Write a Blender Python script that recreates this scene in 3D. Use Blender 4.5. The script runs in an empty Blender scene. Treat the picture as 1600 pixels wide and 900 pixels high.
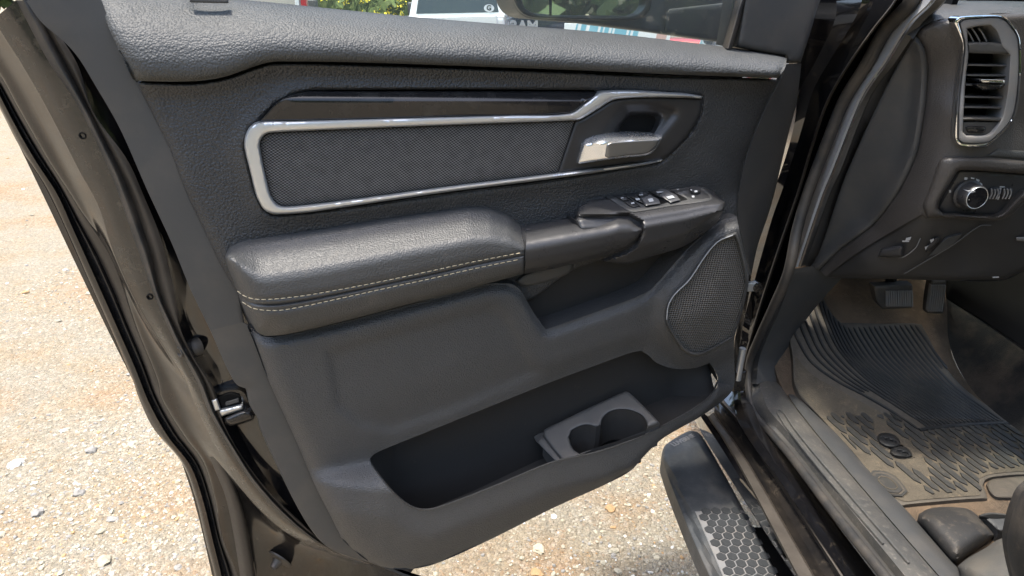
import bpy, bmesh, math, random
import numpy as np
from mathutils import Vector, Matrix
from mathutils.geometry import delaunay_2d_cdt

random.seed(7); rng = np.random.default_rng(7)
scene = bpy.context.scene
R = math.radians

# ------------------------------------------------------------------ camera
F = 1067.0; PITCH = R(22.5); ROLL = R(1.4)
CAM = np.array([0.0, 0.0, 1.45])
f0 = np.array([math.cos(PITCH), 0, -math.sin(PITCH)])
r0 = np.array([0, -1.0, 0]); d0 = np.array([-math.sin(PITCH), 0, -math.cos(PITCH)])
cr, sr = math.cos(ROLL), math.sin(ROLL)
AX = cr * r0 - sr * d0; AY = sr * r0 + cr * d0
cam_data = bpy.data.cameras.new('camera'); cam = bpy.data.objects.new('camera', cam_data)
scene.collection.objects.link(cam); scene.camera = cam
cam_data.sensor_width = 36; cam_data.lens = F / 1600 * 36
cam_data.clip_start = 0.02; cam_data.clip_end = 600
m = Matrix.Identity(4)
for i in range(3):
    m[i][0] = AX[i]; m[i][1] = -AY[i]; m[i][2] = -f0[i]; m[i][3] = CAM[i]
cam.matrix_world = m

# ------------------------------------------------------------------ light
SUN_ELEV, SUN_AZ = 79.0, 100.0      # azimuth from +X towards +Y
w = bpy.data.worlds.new('World'); scene.world = w; w.use_nodes = True
nt = w.node_tree; bg = nt.nodes['Background']
sky = nt.nodes.new('ShaderNodeTexSky'); sky.sky_type = 'NISHITA'; sky.sun_disc = False
sky.sun_elevation = R(SUN_ELEV); sky.sun_rotation = R(90 - SUN_AZ); sky.dust_density = 4.0; sky.air_density = 1.3
nt.links.new(sky.outputs[0], bg.inputs[0]); bg.inputs[1].default_value = 0.15
sd = bpy.data.lights.new('sun', 'SUN'); sd.energy = 1.7; sd.angle = R(5); sd.color = (1, .95, .86)
so = bpy.data.objects.new('sun', sd); scene.collection.objects.link(so)
sdir = Vector((math.cos(R(SUN_ELEV)) * math.cos(R(SUN_AZ)), math.cos(R(SUN_ELEV)) * math.sin(R(SUN_AZ)), math.sin(R(SUN_ELEV))))
so.rotation_euler = sdir.to_track_quat('Z', 'Y').to_euler(); so.location = (0, 0, 6)
scene.view_settings.view_transform = 'Standard'; scene.view_settings.look = 'None'
scene.view_settings.exposure = 1.75; scene.view_settings.gamma = 1
scene.cycles.use_denoising = True
scene.cycles.max_bounces = 8; scene.cycles.transparent_max_bounces = 12
scene.cycles.sample_clamp_indirect = 6
scene.cycles.caustics_reflective = False; scene.cycles.caustics_refractive = False

# ------------------------------------------------------------------ pixels -> place
def P(s):
    return np.array([[float(a) for a in t.split(',')] for t in s.split()])
def rays(px):
    px = np.asarray(px, float)
    return f0 + np.outer((px[:, 0] - 800) / F, AX) + np.outer((px[:, 1] - 450) / F, AY)
class Frame:
    """a real plane in the place: n points away from the camera, w is height above it towards the camera"""
    def __init__(s, n, dist, e1, e2):
        s.n = np.array(n, float); s.dist = dist; s.e1 = np.array(e1, float); s.e2 = np.array(e2, float)
    def pt(s, px, w=0.0):
        d = rays(px); return CAM + d * ((s.dist - np.asarray(w)) / (d @ s.n))[:, None]
    def uv(s, p): return np.stack([p @ s.e1, p @ s.e2], 1)
def yplane(r): return Frame((0, -1, 0), r, (1, 0, 0), (0, 0, 1))
def xplane(x): return Frame((1, 0, 0), x, (0, -1, 0), (0, 0, 1))
def zplane(z): return Frame((0, 0, -1), CAM[2] - z, (1, 0, 0), (0, -1, 0))
gT = zplane(1.35)
a = gT.pt(P('215,127')); b = gT.pt(P('1222,122'))
sc_ = 1.05 / np.linalg.norm(b - a); a = CAM + (a - CAM) * sc_; b = CAM + (b - CAM) * sc_      # the door panel is 1.05 m long
u = (b - a)[0]; u /= np.linalg.norm(u)
nd = np.array([-u[1], u[0], 0]); nd = nd if nd[0] > 0 else -nd
DOOR = Frame(nd, float((a[0] - CAM) @ nd), u, (0, 0, 1))
print('door', np.degrees(math.atan2(-u[1], u[0])), 'len', np.linalg.norm(b - a), 'dist', DOOR.dist, a, b)

def cat(pts, step, closed=False, corner=40):
    """smooth traced curve (Catmull-Rom, corners kept) resampled about every step"""
    pts = np.asarray(pts, float); n = len(pts)
    if n < 3 and not closed:
        L = np.linalg.norm(pts[1] - pts[0]); k = max(1, int(round(L / step)))
        return pts[0] + (pts[1] - pts[0]) * np.linspace(0, 1, k + 1)[:, None]
    sharp = np.zeros(n, bool)
    for i in range(n):
        if not closed and i in (0, n - 1): continue
        a_, b_ = pts[i] - pts[i - 1], pts[(i + 1) % n] - pts[i]
        c = np.dot(a_[:2], b_[:2]) / (np.linalg.norm(a_[:2]) * np.linalg.norm(b_[:2]) + 1e-9)
        sharp[i] = c < math.cos(R(corner))
    out = []
    for i in range(n if closed else n - 1):
        p1, p2 = pts[i], pts[(i + 1) % n]
        p0 = pts[i - 1] if (closed or i > 0) else p1
        p3 = pts[(i + 2) % n] if (closed or i + 2 < n) else p2
        L = np.linalg.norm(p2 - p1); k = max(1, int(math.ceil(L / step)))
        l0 = max(np.linalg.norm(p1 - p0), 1e-6); l2 = max(np.linalg.norm(p3 - p2), 1e-6)
        m1 = (p2 - p0) * L / (L + l0) if l0 > 1e-5 else (p2 - p1)
        m2 = (p3 - p1) * L / (L + l2) if l2 > 1e-5 else (p2 - p1)
        if sharp[i] or (not closed and i == 0): m1 = p2 - p1
        if sharp[(i + 1) % n] or (not closed and i == n - 2): m2 = p2 - p1
        t = (np.arange(k) / k)[:, None]
        out.append((2*t**3-3*t**2+1)*p1 + (t**3-2*t**2+t)*m1 + (-2*t**3+3*t**2)*p2 + (t**3-t**2)*m2)
    if not closed: out.append(pts[-1:])
    return np.concatenate(out)
def resamp(pts, n):
    pts = np.asarray(pts, float)
    s = np.r_[0, np.cumsum(np.linalg.norm(np.diff(pts[:, :2], axis=0), axis=1))]
    t = np.linspace(0, s[-1], n)
    return np.stack([np.interp(t, s, pts[:, k]) for k in range(pts.shape[1])], 1)
def inside(q, poly):
    x, y = q[:, 0], q[:, 1]; r = np.zeros(len(q), bool); j = len(poly) - 1
    for i in range(len(poly)):
        xi, yi = poly[i]; xj, yj = poly[j]
        c = (yi > y) != (yj > y)
        if c.any(): r ^= c & (x < (xj - xi) * (y - yi) / ((yj - yi) if yj != yi else 1e-12) + xi)
        j = i
    return r
def pdist(q, line, closed=True):
    A = np.asarray(line, float)[:, :2]; B = np.roll(A, -1, 0)
    if not closed: A, B = A[:-1], B[:-1]
    d = np.full(len(q), 1e9)
    for a_, b_ in zip(A, B):
        ab = b_ - a_; L = ab @ ab + 1e-12
        t = np.clip(((q - a_) @ ab) / L, 0, 1)
        d = np.minimum(d, np.hypot(*(q - a_ - t[:, None] * ab).T))
    return d
def sst(x, a=0.0, b=1.0):
    t = np.clip((x - a) / (b - a), 0, 1); return t * t * (3 - 2 * t)
def arc(d, r):
    t = 1 - np.clip(d / r, 0, 1); return np.sqrt(np.maximum(0, 1 - t * t))
def layers(q, keys):
    """depth interpolated down the column through traced curves: keys = [(curve, w or array along x), ...] top to bottom"""
    x, y = q[:, 0], q[:, 1]; Y = []; W = []
    for c, wv in keys:
        c = np.asarray(c, float); o = np.argsort(c[:, 0], kind='stable'); c = c[o]
        Y.append(np.interp(x, c[:, 0], c[:, 1]))
        W.append(np.interp(x, *np.asarray(wv, float).T) if np.ndim(wv) else np.full(len(x), float(wv)))
    Y = np.maximum.accumulate(np.array(Y) + np.arange(len(Y))[:, None] * .01, 0); W = np.array(W)
    out = W[0].copy()
    for i in range(len(keys) - 1):
        t = np.clip((y - Y[i]) / (Y[i + 1] - Y[i] + 1e-6), 0, 1)
        tt = t * t * (3 - 2 * t) * .6 + t * .4
        sel = y > Y[i]; out[sel] = (W[i] * (1 - tt) + W[i + 1] * tt)[sel]
    return out

# ------------------------------------------------------------------ chunks of mesh
class Ch:
    def __init__(s, V, Fc, mat, uv=None, smooth=True):
        s.V = np.asarray(V, float); s.F = Fc; s.mat = mat; s.uv = uv; s.smooth = smooth
def relief(frame, outline, wf, mat, step=6, back=-.02, rings=(1, 3, 6), closed_smooth=True, holes=(), corner=40, wall=True, ostep=None, hole_wall=True, along=()):
    ol = cat(P(outline) if isinstance(outline, str) else outline, ostep or step * .8, True, corner) if closed_smooth else np.asarray(outline, float)
    hs = [cat(h, ostep or step * .8, True, corner) if closed_smooth else np.asarray(h, float) for h in holes]
    bounds = [ol] + hs
    ptsl = [*bounds]; edges = []; k = 0
    for bd in bounds:
        n = len(bd); edges += [(k + i, k + (i + 1) % n) for i in range(n)]; k += n
    nb = k
    extra = []
    def dall(q):
        d = pdist(q, ol)
        for h in hs: d = np.minimum(d, pdist(q, h))
        return d
    def ok(q):
        r = inside(q, ol)
        for h in hs: r &= ~inside(q, h)
        return r
    for r in rings:
        for bd in bounds:
            t = np.roll(bd, -1, 0) - np.roll(bd, 1, 0); t /= np.linalg.norm(t, axis=1)[:, None] + 1e-9
            for sg in (1, -1):
                q = bd + sg * r * np.stack([-t[:, 1], t[:, 0]], 1)
                q = q[ok(q)]
                if len(q): q = q[dall(q) > r * .93]; extra.append(q)
    for ln in along:            # extra points that follow a crease
        ln = resamp(ln, max(8, int(np.linalg.norm(np.diff(ln, axis=0), axis=1).sum() / 2.5))); t = np.gradient(ln, axis=0); t /= np.linalg.norm(t, axis=1)[:, None] + 1e-9
        for off in (-3.4, -1.7, 0, 1.7, 3.4):
            q = ln + off * np.stack([-t[:, 1], t[:, 0]], 1); q = q[ok(q)]
            if len(q): q = q[dall(q) > 1.2]; extra.append(q)
    x0, y0 = ol.min(0); x1, y1 = ol.max(0)
    gx, gy = np.meshgrid(np.arange(x0, x1, step), np.arange(y0, y1, step * .87))
    gx = gx + (np.arange(gx.shape[0]) % 2)[:, None] * step * .5
    q = np.stack([gx.ravel(), gy.ravel()], 1); q = q[ok(q)]
    if len(q): q = q[dall(q) > max(max(rings, default=0) * 1.15, step * .45)]
    for ln in along:
        if len(q): q = q[pdist(q, ln, False) > 5]
    if len(q): extra.append(q)
    allp = np.concatenate(ptsl + extra)
    vv, ee, ff, ov, *_ = delaunay_2d_cdt([Vector(p) for p in allp], edges, [], 0, 1e-4)
    v2 = np.array([tuple(v) for v in vv]); tri = np.array([f for f in ff if len(f) == 3])
    cen = v2[tri].mean(1); tri = tri[ok(cen)]
    a_, b_, c_ = v2[tri[:, 0]], v2[tri[:, 1]], v2[tri[:, 2]]
    fl = np.cross(b_ - a_, c_ - a_) > 0; tri[fl] = tri[fl][:, ::-1]
    d = dall(v2); wv = wf(v2, d) if callable(wf) else np.full(len(v2), float(wf))
    Pt = frame.pt(v2, wv); uv = frame.uv(Pt)
    V = [Pt]; Fc = [tuple(t) for t in tri]; base = len(Pt); uvs = [uv]
    if wall:
        back_of = {}
        for bd in (bounds if hole_wall else bounds[:1]):
            wb = wf(bd, np.zeros(len(bd))) if callable(wf) else np.full(len(bd), float(wf))
            top = frame.pt(bd, wb); bot = top + frame.n[None] * np.maximum(wb - back, .0005)[:, None]
            n = len(bd); V += [top, bot]; uvs += [frame.uv(top), frame.uv(bot) + .003]
            ar = np.sum(bd[:, 0] * np.roll(bd[:, 1], -1) - np.roll(bd[:, 0], -1) * bd[:, 1])
            for i in range(n):
                j = (i + 1) % n; f_ = (base + i, base + j, base + n + j, base + n + i)
                Fc.append(f_ if ar > 0 else f_[::-1])
            base += 2 * n
    return Ch(np.concatenate(V), Fc, mat, np.concatenate(uvs))
def grid(rows, mat, closed=False, flip=False):
    """surface through rows of 3-D points, each (n,3)"""
    A = np.array(rows); r, n = A.shape[:2]; Fc = []
    for i in range(r - 1):
        for j in range(n - (0 if closed else 1)):
            k = (j + 1) % n; f_ = (i*n+j, i*n+k, (i+1)*n+k, (i+1)*n+j); Fc.append(f_[::-1] if flip else f_)
    s = np.r_[0, np.cumsum(np.linalg.norm(np.diff(A[:, n // 2], axis=0), axis=1))]
    l = np.r_[0, np.cumsum(np.linalg.norm(np.diff(A[r // 2], axis=0), axis=1))]
    uv = np.stack(np.meshgrid(l, s), -1).reshape(-1, 2)
    return Ch(A.reshape(-1, 3), Fc, mat, uv)
def band(curves, mat, n=60, sub=3, smooth=True, frame=None, flip=False):
    """curves: [(traced curve, w or (w0,w1) or list, frame)], lofted side by side"""
    rows = []
    for c in curves:
        px = cat(P(c[0]) if isinstance(c[0], str) else c[0], 8); px = resamp(px, n)
        wv = c[1]; fr = c[2] if len(c) > 2 else frame
        wv = np.interp(np.linspace(0, 1, n), np.linspace(0, 1, len(wv)), wv) if np.ndim(wv) else np.full(n, float(wv))
        rows.append(fr.pt(px, wv))
    A = np.array(rows)
    if smooth and len(A) > 2 and sub > 1:
        out = []
        for i in range(len(A) - 1):
            p0 = A[max(i - 1, 0)]; p1 = A[i]; p2 = A[i + 1]; p3 = A[min(i + 2, len(A) - 1)]
            for k in range(sub):
                t = k / sub
                out.append(.5*((2*p1)+(-p0+p2)*t+(2*p0-5*p1+4*p2-p3)*t*t+(-p0+3*p1-3*p2+p3)*t**3))
        out.append(A[-1]); A = np.array(out)
    return grid(A, mat, flip=flip)
def tube(path, r, mat, seg=8, caps=True):
    path = np.asarray(path, float); n = len(path); rr = np.full(n, r) if np.ndim(r) == 0 else np.asarray(r)
    T = np.gradient(path, axis=0); T /= np.linalg.norm(T, axis=1)[:, None] + 1e-12
    up = np.array([0, 0, 1.0]) if abs(T[0][2]) < .9 else np.array([1.0, 0, 0])
    rows = []; a_ = np.linspace(0, 2 * math.pi, seg, endpoint=False)
    U = np.cross(T[0], up); U /= np.linalg.norm(U)
    for i in range(n):
        U = U - T[i] * (U @ T[i]); U /= np.linalg.norm(U); W = np.cross(T[i], U)
        rows.append(path[i] + rr[i] * (np.cos(a_)[:, None] * U + np.sin(a_)[:, None] * W))
    c = grid(rows, mat, closed=True)
    if caps: c.F += [tuple(range(seg))[::-1], tuple(range((n - 1) * seg, n * seg))]
    return c
def box(c, e, mat, bev=.0, axes=None):
    """bevelled box: centre c, full sizes e, optional 3 axes"""
    bm = bmesh.new(); bmesh.ops.create_cube(bm, size=1)
    for v in bm.verts: v.co = Vector((v.co.x * e[0], v.co.y * e[1], v.co.z * e[2]))
    if bev: bmesh.ops.bevel(bm, geom=list(bm.edges), offset=bev, segments=3, affect='EDGES', profile=.6)
    V = np.array([tuple(v.co) for v in bm.verts]); bm.verts.index_update()
    Fc = [tuple(v.index for v in f.verts) for f in bm.faces]; bm.free()
    if axes is not None: V = V @ np.asarray(axes, float)
    return Ch(V + np.asarray(c, float), Fc, mat)
def lathe(c, axis, prof, mat, seg=24):
    """turned shape: profile [(r, h)], around axis at c"""
    ax = np.asarray(axis, float); ax /= np.linalg.norm(ax)
    U = np.cross(ax, [0, 0, 1] if abs(ax[2]) < .9 else [1, 0, 0]); U /= np.linalg.norm(U); W = np.cross(ax, U)
    a_ = np.linspace(0, 2 * math.pi, seg, endpoint=False)
    rows = [np.asarray(c) + ax * h + r * (np.cos(a_)[:, None] * U + np.sin(a_)[:, None] * W) for r, h in prof]
    return grid(rows, mat, closed=True)
def prism(poly3, vec, mat):
    """flat polygon (n,3) given thickness vec"""
    p = np.asarray(poly3, float); n = len(p); V = np.concatenate([p, p + np.asarray(vec)])
    Fc = [tuple(range(n))[::-1], tuple(range(n, 2 * n))] + [(i, (i + 1) % n, n + (i + 1) % n, n + i) for i in range(n)]
    return Ch(V, Fc, mat, smooth=False)
def letters(text, size, mat, origin, ex, ey, depth=.002, bold=0):
    cu = bpy.data.curves.new('lettering', 'FONT'); cu.body = text; cu.size = size; cu.extrude = depth; cu.offset = bold; cu.align_x = 'CENTER'; cu.align_y = 'CENTER'
    ob = bpy.data.objects.new('lettering', cu); scene.collection.objects.link(ob)
    dg = bpy.context.evaluated_depsgraph_get(); me = ob.evaluated_get(dg).to_mesh()
    V = np.array([tuple(v.co) for v in me.vertices]); Fc = [tuple(p.vertices) for p in me.polygons]
    ob.evaluated_get(dg).to_mesh_clear(); bpy.data.objects.remove(ob); bpy.data.curves.remove(cu)
    ex = np.asarray(ex, float); ey = np.asarray(ey, float); ez = np.cross(ex, ey)
    return Ch(np.asarray(origin) + V @ np.stack([ex, ey, ez]), Fc, mat, smooth=False)

def world_loc(o):
    l = Vector((0, 0, 0))
    while o: l += o.location; o = o.parent
    return np.array(l)
def make(name, chunks, parent=None, loc=None, sharp=38, **props):
    if isinstance(chunks, Ch): chunks = [chunks]
    me = bpy.data.meshes.new(name); mats = []
    V = np.concatenate([c.V for c in chunks]); Fc = []; mi = []; sm = []; base = 0; UV = []
    for c in chunks:
        if c.mat not in mats: mats.append(c.mat)
        k = mats.index(c.mat)
        for f_ in c.F: Fc.append([int(i) + base for i in f_]); mi.append(k); sm.append(c.smooth)
        UV.append(c.uv if c.uv is not None else c.V[:, :2]); base += len(c.V)
    lo = np.asarray(loc, float) if loc is not None else V.mean(0)
    me.from_pydata((V - lo).tolist(), [], Fc)
    for mt in mats: me.materials.append(mt)
    me.polygons.foreach_set('material_index', mi); me.polygons.foreach_set('use_smooth', sm)
    UV = np.concatenate(UV); ul = me.uv_layers.new(name='metric')
    li = np.zeros(len(me.loops), int); me.loops.foreach_get('vertex_index', li)
    ul.data.foreach_set('uv', UV[li].ravel())
    me.validate(); me.update()
    if sharp: me.set_sharp_from_angle(angle=R(sharp))
    o = bpy.data.objects.new(name, me); scene.collection.objects.link(o)
    if parent is not None:
        o.parent = parent; o.location = Vector(lo - world_loc(parent))
    else: o.location = Vector(lo)
    for k, v in props.items(): o[k] = v
    return o
def empty(name, loc, parent=None, **props):
    o = bpy.data.objects.new(name, None); scene.collection.objects.link(o)
    o.empty_display_size = .05
    if parent is not None: o.parent = parent; o.location = Vector(np.asarray(loc) - world_loc(parent))
    else: o.location = Vector(loc)
    for k, v in props.items(): o[k] = v
    return o

# ------------------------------------------------------------------ materials
def lin(h): 
    return tuple(((c / 255) / 12.92 if c / 255 < .04045 else ((c / 255 + .055) / 1.055) ** 2.4) for c in h)
def M(name, col, rough=.5, metal=0., spec=.5, bumps=(), dirt=None, coat=0., rv=0., coords='Object', var=.0):
    """bumps: (kind, scale, distance); dirt: (colour, scale, low, high, detail)"""
    mt = bpy.data.materials.new(name); mt.use_nodes = True; n = mt.node_tree.nodes; l = mt.node_tree.links
    bs = n['Principled BSDF']; bs.inputs['Roughness'].default_value = rough; bs.inputs['Metallic'].default_value = metal
    bs.inputs['Specular IOR Level'].default_value = spec; bs.inputs['Coat Weight'].default_value = coat; bs.inputs['Coat Roughness'].default_value = .04
    tc = n.new('ShaderNodeTexCoord'); co = tc.outputs[coords]
    def noise(sc, det=4, ro=.6):
        t = n.new('ShaderNodeTexNoise'); t.inputs['Scale'].default_value = sc; t.inputs['Detail'].default_value = det; t.inputs['Roughness'].default_value = ro
        l.new(co, t.inputs['Vector']); return t.outputs['Fac']
    def ramp(fac, lo, hi, a_=0., b_=1.):
        t = n.new('ShaderNodeMapRange'); t.inputs[1].default_value = lo; t.inputs[2].default_value = hi; t.inputs[3].default_value = a_; t.inputs[4].default_value = b_
        t.clamp = True; l.new(fac, t.inputs[0]); return t.outputs[0]
    def mix(fac, a_, b_):
        t = n.new('ShaderNodeMix'); t.data_type = 'RGBA'
        for s_, v in ((t.inputs[6], a_), (t.inputs[7], b_)):
            if isinstance(v, tuple): s_.default_value = (*v, 1)
            else: l.new(v, s_)
        l.new(fac, t.inputs[0]); return t.outputs[2]
    c = tuple(col)
    if var:
        c = mix(ramp(noise(14, 5), .3, .7), tuple(x * (1 - var) for x in col), tuple(x * (1 + var) for x in col))
    rsock = None
    if dirt:
        for dcol, dsc, lo, hi, amt in (dirt if isinstance(dirt[0], tuple) and isinstance(dirt[0][0], tuple) else [dirt]):
            fac = ramp(noise(dsc, 6, .65), lo, hi, 0, amt)
            c = mix(fac, c, dcol)
            rr = n.new('ShaderNodeMapRange'); rr.inputs[3].default_value = rough; rr.inputs[4].default_value = .85
            l.new(fac, rr.inputs[0]); rsock = rr.outputs[0]
    if rv and rsock is None: rsock = ramp(noise(22, 6, .7), .3, .75, max(rough - rv, .02), rough + rv)
    if isinstance(c, tuple): bs.inputs['Base Color'].default_value = (*c, 1)
    else: l.new(c, bs.inputs['Base Color'])
    if rsock is not None: l.new(rsock, bs.inputs['Roughness'])
    prev = None
    for kind, sc, dist in bumps:
        bp = n.new('ShaderNodeBump'); bp.inputs['Distance'].default_value = dist; bp.inputs['Strength'].default_value = 1
        if kind == 'leather':
            t = n.new('ShaderNodeTexVoronoi'); t.feature = 'F1'; t.inputs['Scale'].default_value = sc; t.inputs['Randomness'].default_value = 1
            wn = n.new('ShaderNodeTexNoise'); wn.inputs['Scale'].default_value = sc * .4; l.new(co, wn.inputs['Vector'])
            mx = n.new('ShaderNodeMix'); mx.data_type = 'VECTOR'; mx.inputs[0].default_value = .0022
            l.new(co, mx.inputs[4]); l.new(wn.outputs['Color'], mx.inputs[5]); l.new(mx.outputs[1], t.inputs['Vector'])
            l.new(t.outputs['Distance'], bp.inputs['Height']); bp.invert = True
        elif kind == 'noise': l.new(noise(sc, 4), bp.inputs['Height'])
        elif kind == 'brush':
            t = n.new('ShaderNodeMapping'); t.inputs['Scale'].default_value = (.03, .03, 1); l.new(co, t.inputs[0])
            q = n.new('ShaderNodeTexNoise'); q.inputs['Scale'].default_value = sc; l.new(t.outputs[0], q.inputs['Vector']); l.new(q.outputs['Fac'], bp.inputs['Height'])
        if prev: l.new(prev, bp.inputs['Normal'])
        prev = bp.outputs[0]
    if prev: l.new(prev, bs.inputs['Normal'])
    mt['_n'] = 1
    return mt
def weave(name, col1, col2, su, sv, depth, ang=0, rough=.9, holes=False):
    """woven cloth (or, with holes, a perforated sheet) from metric uv"""
    mt = bpy.data.materials.new(name); mt.use_nodes = True; n = mt.node_tree.nodes; l = mt.node_tree.links
    bs = n['Principled BSDF']; bs.inputs['Roughness'].default_value = rough; bs.inputs['Specular IOR Level'].default_value = .3
    tc = n.new('ShaderNodeTexCoord'); mp = n.new('ShaderNodeMapping'); mp.inputs['Rotation'].default_value = (0, 0, ang); mp.inputs['Scale'].default_value = (su, sv, 1)
    l.new(tc.outputs['UV'], mp.inputs[0]); sp = n.new('ShaderNodeSeparateXYZ'); l.new(mp.outputs[0], sp.inputs[0])
    def mth(op, a_, b_=None):
        t = n.new('ShaderNodeMath'); t.operation = op
        for i, v in enumerate((a_, b_)):
            if v is None: continue
            if isinstance(v, (int, float)): t.inputs[i].default_value = v
            else: l.new(v, t.inputs[i])
        return t.outputs[0]
    sx = mth('SINE', mth('MULTIPLY', sp.outputs[0], 2 * math.pi)); sy = mth('SINE', mth('MULTIPLY', sp.outputs[1], 2 * math.pi))
    h = mth('MULTIPLY', sx, sy); 
    if holes: h = mth('ADD', mth('MULTIPLY', sx, sy), 0.0)
    mr = n.new('ShaderNodeMapRange'); mr.inputs[1].default_value = (.1 if holes else -.6); mr.inputs[2].default_value = (.45 if holes else .8); l.new(h, mr.inputs[0])
    nz = n.new('ShaderNodeTexNoise'); nz.inputs['Scale'].default_value = 60; nz.inputs['Detail'].default_value = 5; l.new(tc.outputs['UV'], nz.inputs[0])
    f_ = mth('MULTIPLY', mr.outputs[0], mth('ADD', .55, nz.outputs['Fac'])) if not holes else mr.outputs[0]
    mx = n.new('ShaderNodeMix'); mx.data_type = 'RGBA'; mx.inputs[6].default_value = (*col1, 1); mx.inputs[7].default_value = (*col2, 1)
    l.new(f_, mx.inputs[0]); l.new(mx.outputs[2], bs.inputs['Base Color'])
    bp = n.new('ShaderNodeBump'); bp.inputs['Distance'].default_value = depth; l.new(h, bp.inputs['Height']); bp.invert = holes; l.new(bp.outputs[0], bs.inputs['Normal'])
    return mt
DUST = (.30, .24, .17); MUD = (.16, .115, .075)
m_pad = M('grained soft plastic', (.058, .061, .061), .52, spec=.45, bumps=[('leather', 310, .0011), ('noise', 700, .0004)], var=.12)
m_panel = M('grained door plastic', (.034, .0355, .037), .47, bumps=[('leather', 280, .0014)], var=.15, dirt=(DUST, 9, .58, .95, .10))
m_low = M('moulded lower plastic', (.054, .0545, .0545), .47, bumps=[('leather', 420, .0011)], var=.05, dirt=(DUST, 60, .6, .85, .05))
m_arm = M('stitched vinyl', (.050, .051, .051), .47, bumps=[('leather', 380, .0006)], var=.1, dirt=(DUST, 26, .62, .85, .18))
m_grip = M('smooth worn plastic', (.034, .034, .035), .32, bumps=[('noise', 900, .0003)], rv=.08)
m_hard = M('hard black plastic', (.050, .051, .051), .5, bumps=[('noise', 1400, .0003)], dirt=(DUST, 11, .45, .9, .14))
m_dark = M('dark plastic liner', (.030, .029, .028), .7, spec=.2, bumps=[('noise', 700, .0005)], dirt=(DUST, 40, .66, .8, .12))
m_satin = M('satin silver trim', (.60, .62, .63), .40, metal=.8, rv=.05, dirt=(DUST, 20, .6, .9, .1))
m_gloss = M('scuffed gloss black', (.012, .012, .013), .14, bumps=[('brush', 90, .0002)], rv=.09, dirt=((.2, .19, .17), 30, .5, .85, .12))
m_chrome = M('chrome', (.85, .86, .88), .1, metal=1., rv=.05)
m_paint = M('black body paint', (.006, .006, .007), .10, coat=1., dirt=[(DUST, 7, .52, .85, .16), (DUST, 70, .58, .8, .16)])
m_paintd = M('dusty black paint', (.009, .0085, .0085), .18, coat=.3, dirt=[((.075, .060, .045), 5, .42, .78, .5), (DUST, 45, .55, .85, .16)])
m_bez = M('near black plastic', (.020, .020, .021), .42, bumps=[('noise', 900, .0002)])
m_lever = M('bright satin lever', (.74, .76, .78), .26, metal=.9, rv=.05)
m_satind = M('satin lever dark reflection', (.20, .205, .21), .38, metal=.9, rv=.05)  # darker copy of the lever metal, paints in its dark front reflection
m_rail = M('dark rail cover plastic', (.026, .025, .024), .6, bumps=[('noise', 500, .0006)], dirt=[(DUST, 10, .5, .9, .3), (DUST, 80, .56, .75, .25)])
m_edge = M('dusty edge paint', (.012, .012, .0115), .26, coat=.7, dirt=[((.055, .048, .041), 9, .42, .85, .45), (DUST, 60, .55, .8, .2)], bumps=[('noise', 90, .0006)])
m_flange = M('dust coated painted flange', (.028, .024, .020), .40, dirt=[((.080, .066, .050), 12, .3, .8, .7)], bumps=[('noise', 60, .0008)])
m_rub = M('rubber seal', (.024, .024, .024), .55, dirt=[(DUST, 14, .42, .9, .28)], bumps=[('noise', 500, .0003)])
m_thread = M('cream thread', (.46, .40, .27), .85)
m_white = M('white print', (.42, .43, .44), .6)
m_tex = weave('woven insert', (.014, .014, .0145), (.185, .182, .178), 165, 225, .0011, ang=R(8))
m_mesh = weave('perforated grille', (.12, .115, .105), (.003, .003, .003), 150, 175, .0014, ang=R(-38), rough=.5, holes=True)
m_carpet = M('dusty carpet', (.06, .05, .04), .95, spec=.1, bumps=[('noise', 420, .003)], dirt=[((.24, .165, .105), 6, .3, .7, .7), ((.30, .22, .15), 45, .55, .75, .35)])
m_carpetd = M('dark carpet', (.016, .016, .016), .95, spec=.1, bumps=[('noise', 420, .003)], dirt=[((.12, .09, .065), 9, .5, .8, .4)])
m_mat = M('rubber mat', (.050, .042, .033), .7, bumps=[('noise', 260, .0008)], dirt=[((.088, .075, .057), 11, .25, .65, .85), ((.15, .122, .09), 70, .5, .75, .4)])
m_cell = M('dusty rubber cell', (.034, .033, .030), .55, bumps=[('noise', 400, .0006)], dirt=[((.17, .135, .09), 9, .5, 1.0, .25), ((.20, .16, .11), 90, .56, .76, .30)])
m_matrib = M('worn rubber rib', (.014, .014, .014), .5, bumps=[('noise', 400, .0004)], dirt=[((.16, .12, .08), 13, .52, .95, .4)])
m_matdirt = M('dirt packed in the mat', (.105, .090, .068), .95, spec=.1, bumps=[('noise', 300, .002)], dirt=[((.06, .052, .042), 22, .4, .7, .7), ((.22, .17, .11), 60, .55, .75, .5)])
m_sill = M('scuffed sill plastic', (.055, .055, .053), .5, bumps=[('noise', 380, .0009)], dirt=[((.30, .26, .20), 9, .42, .85, .28), ((.34, .31, .26), 110, .56, .72, .35)])
m_seat = M('textured grey plastic', (.085, .082, .074), .6, bumps=[('noise', 600, .0016)], dirt=(DUST, 12, .5, .8, .3))
m_dash = M('grained dash', (.046, .042, .039), .42, bumps=[('leather', 520, .0005)], var=.1)
m_dasht = M('dash top', (.040, .041, .040), .5, bumps=[('leather', 420, .0006)], var=.1)
m_lowdash = M('matte lower dash', (.028, .027, .026), .55, bumps=[('noise', 900, .0003)], var=.1)
m_black = M('flat black', (.004, .004, .004), .8, spec=.2)
m_btn = M('switch rubber', (.030, .030, .031), .38)
m_btng = M('worn grey switch', (.085, .085, .087), .33)
m_cap = M('grey trim plastic', (.30, .31, .32), .5, bumps=[('noise', 900, .0004)])
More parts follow.
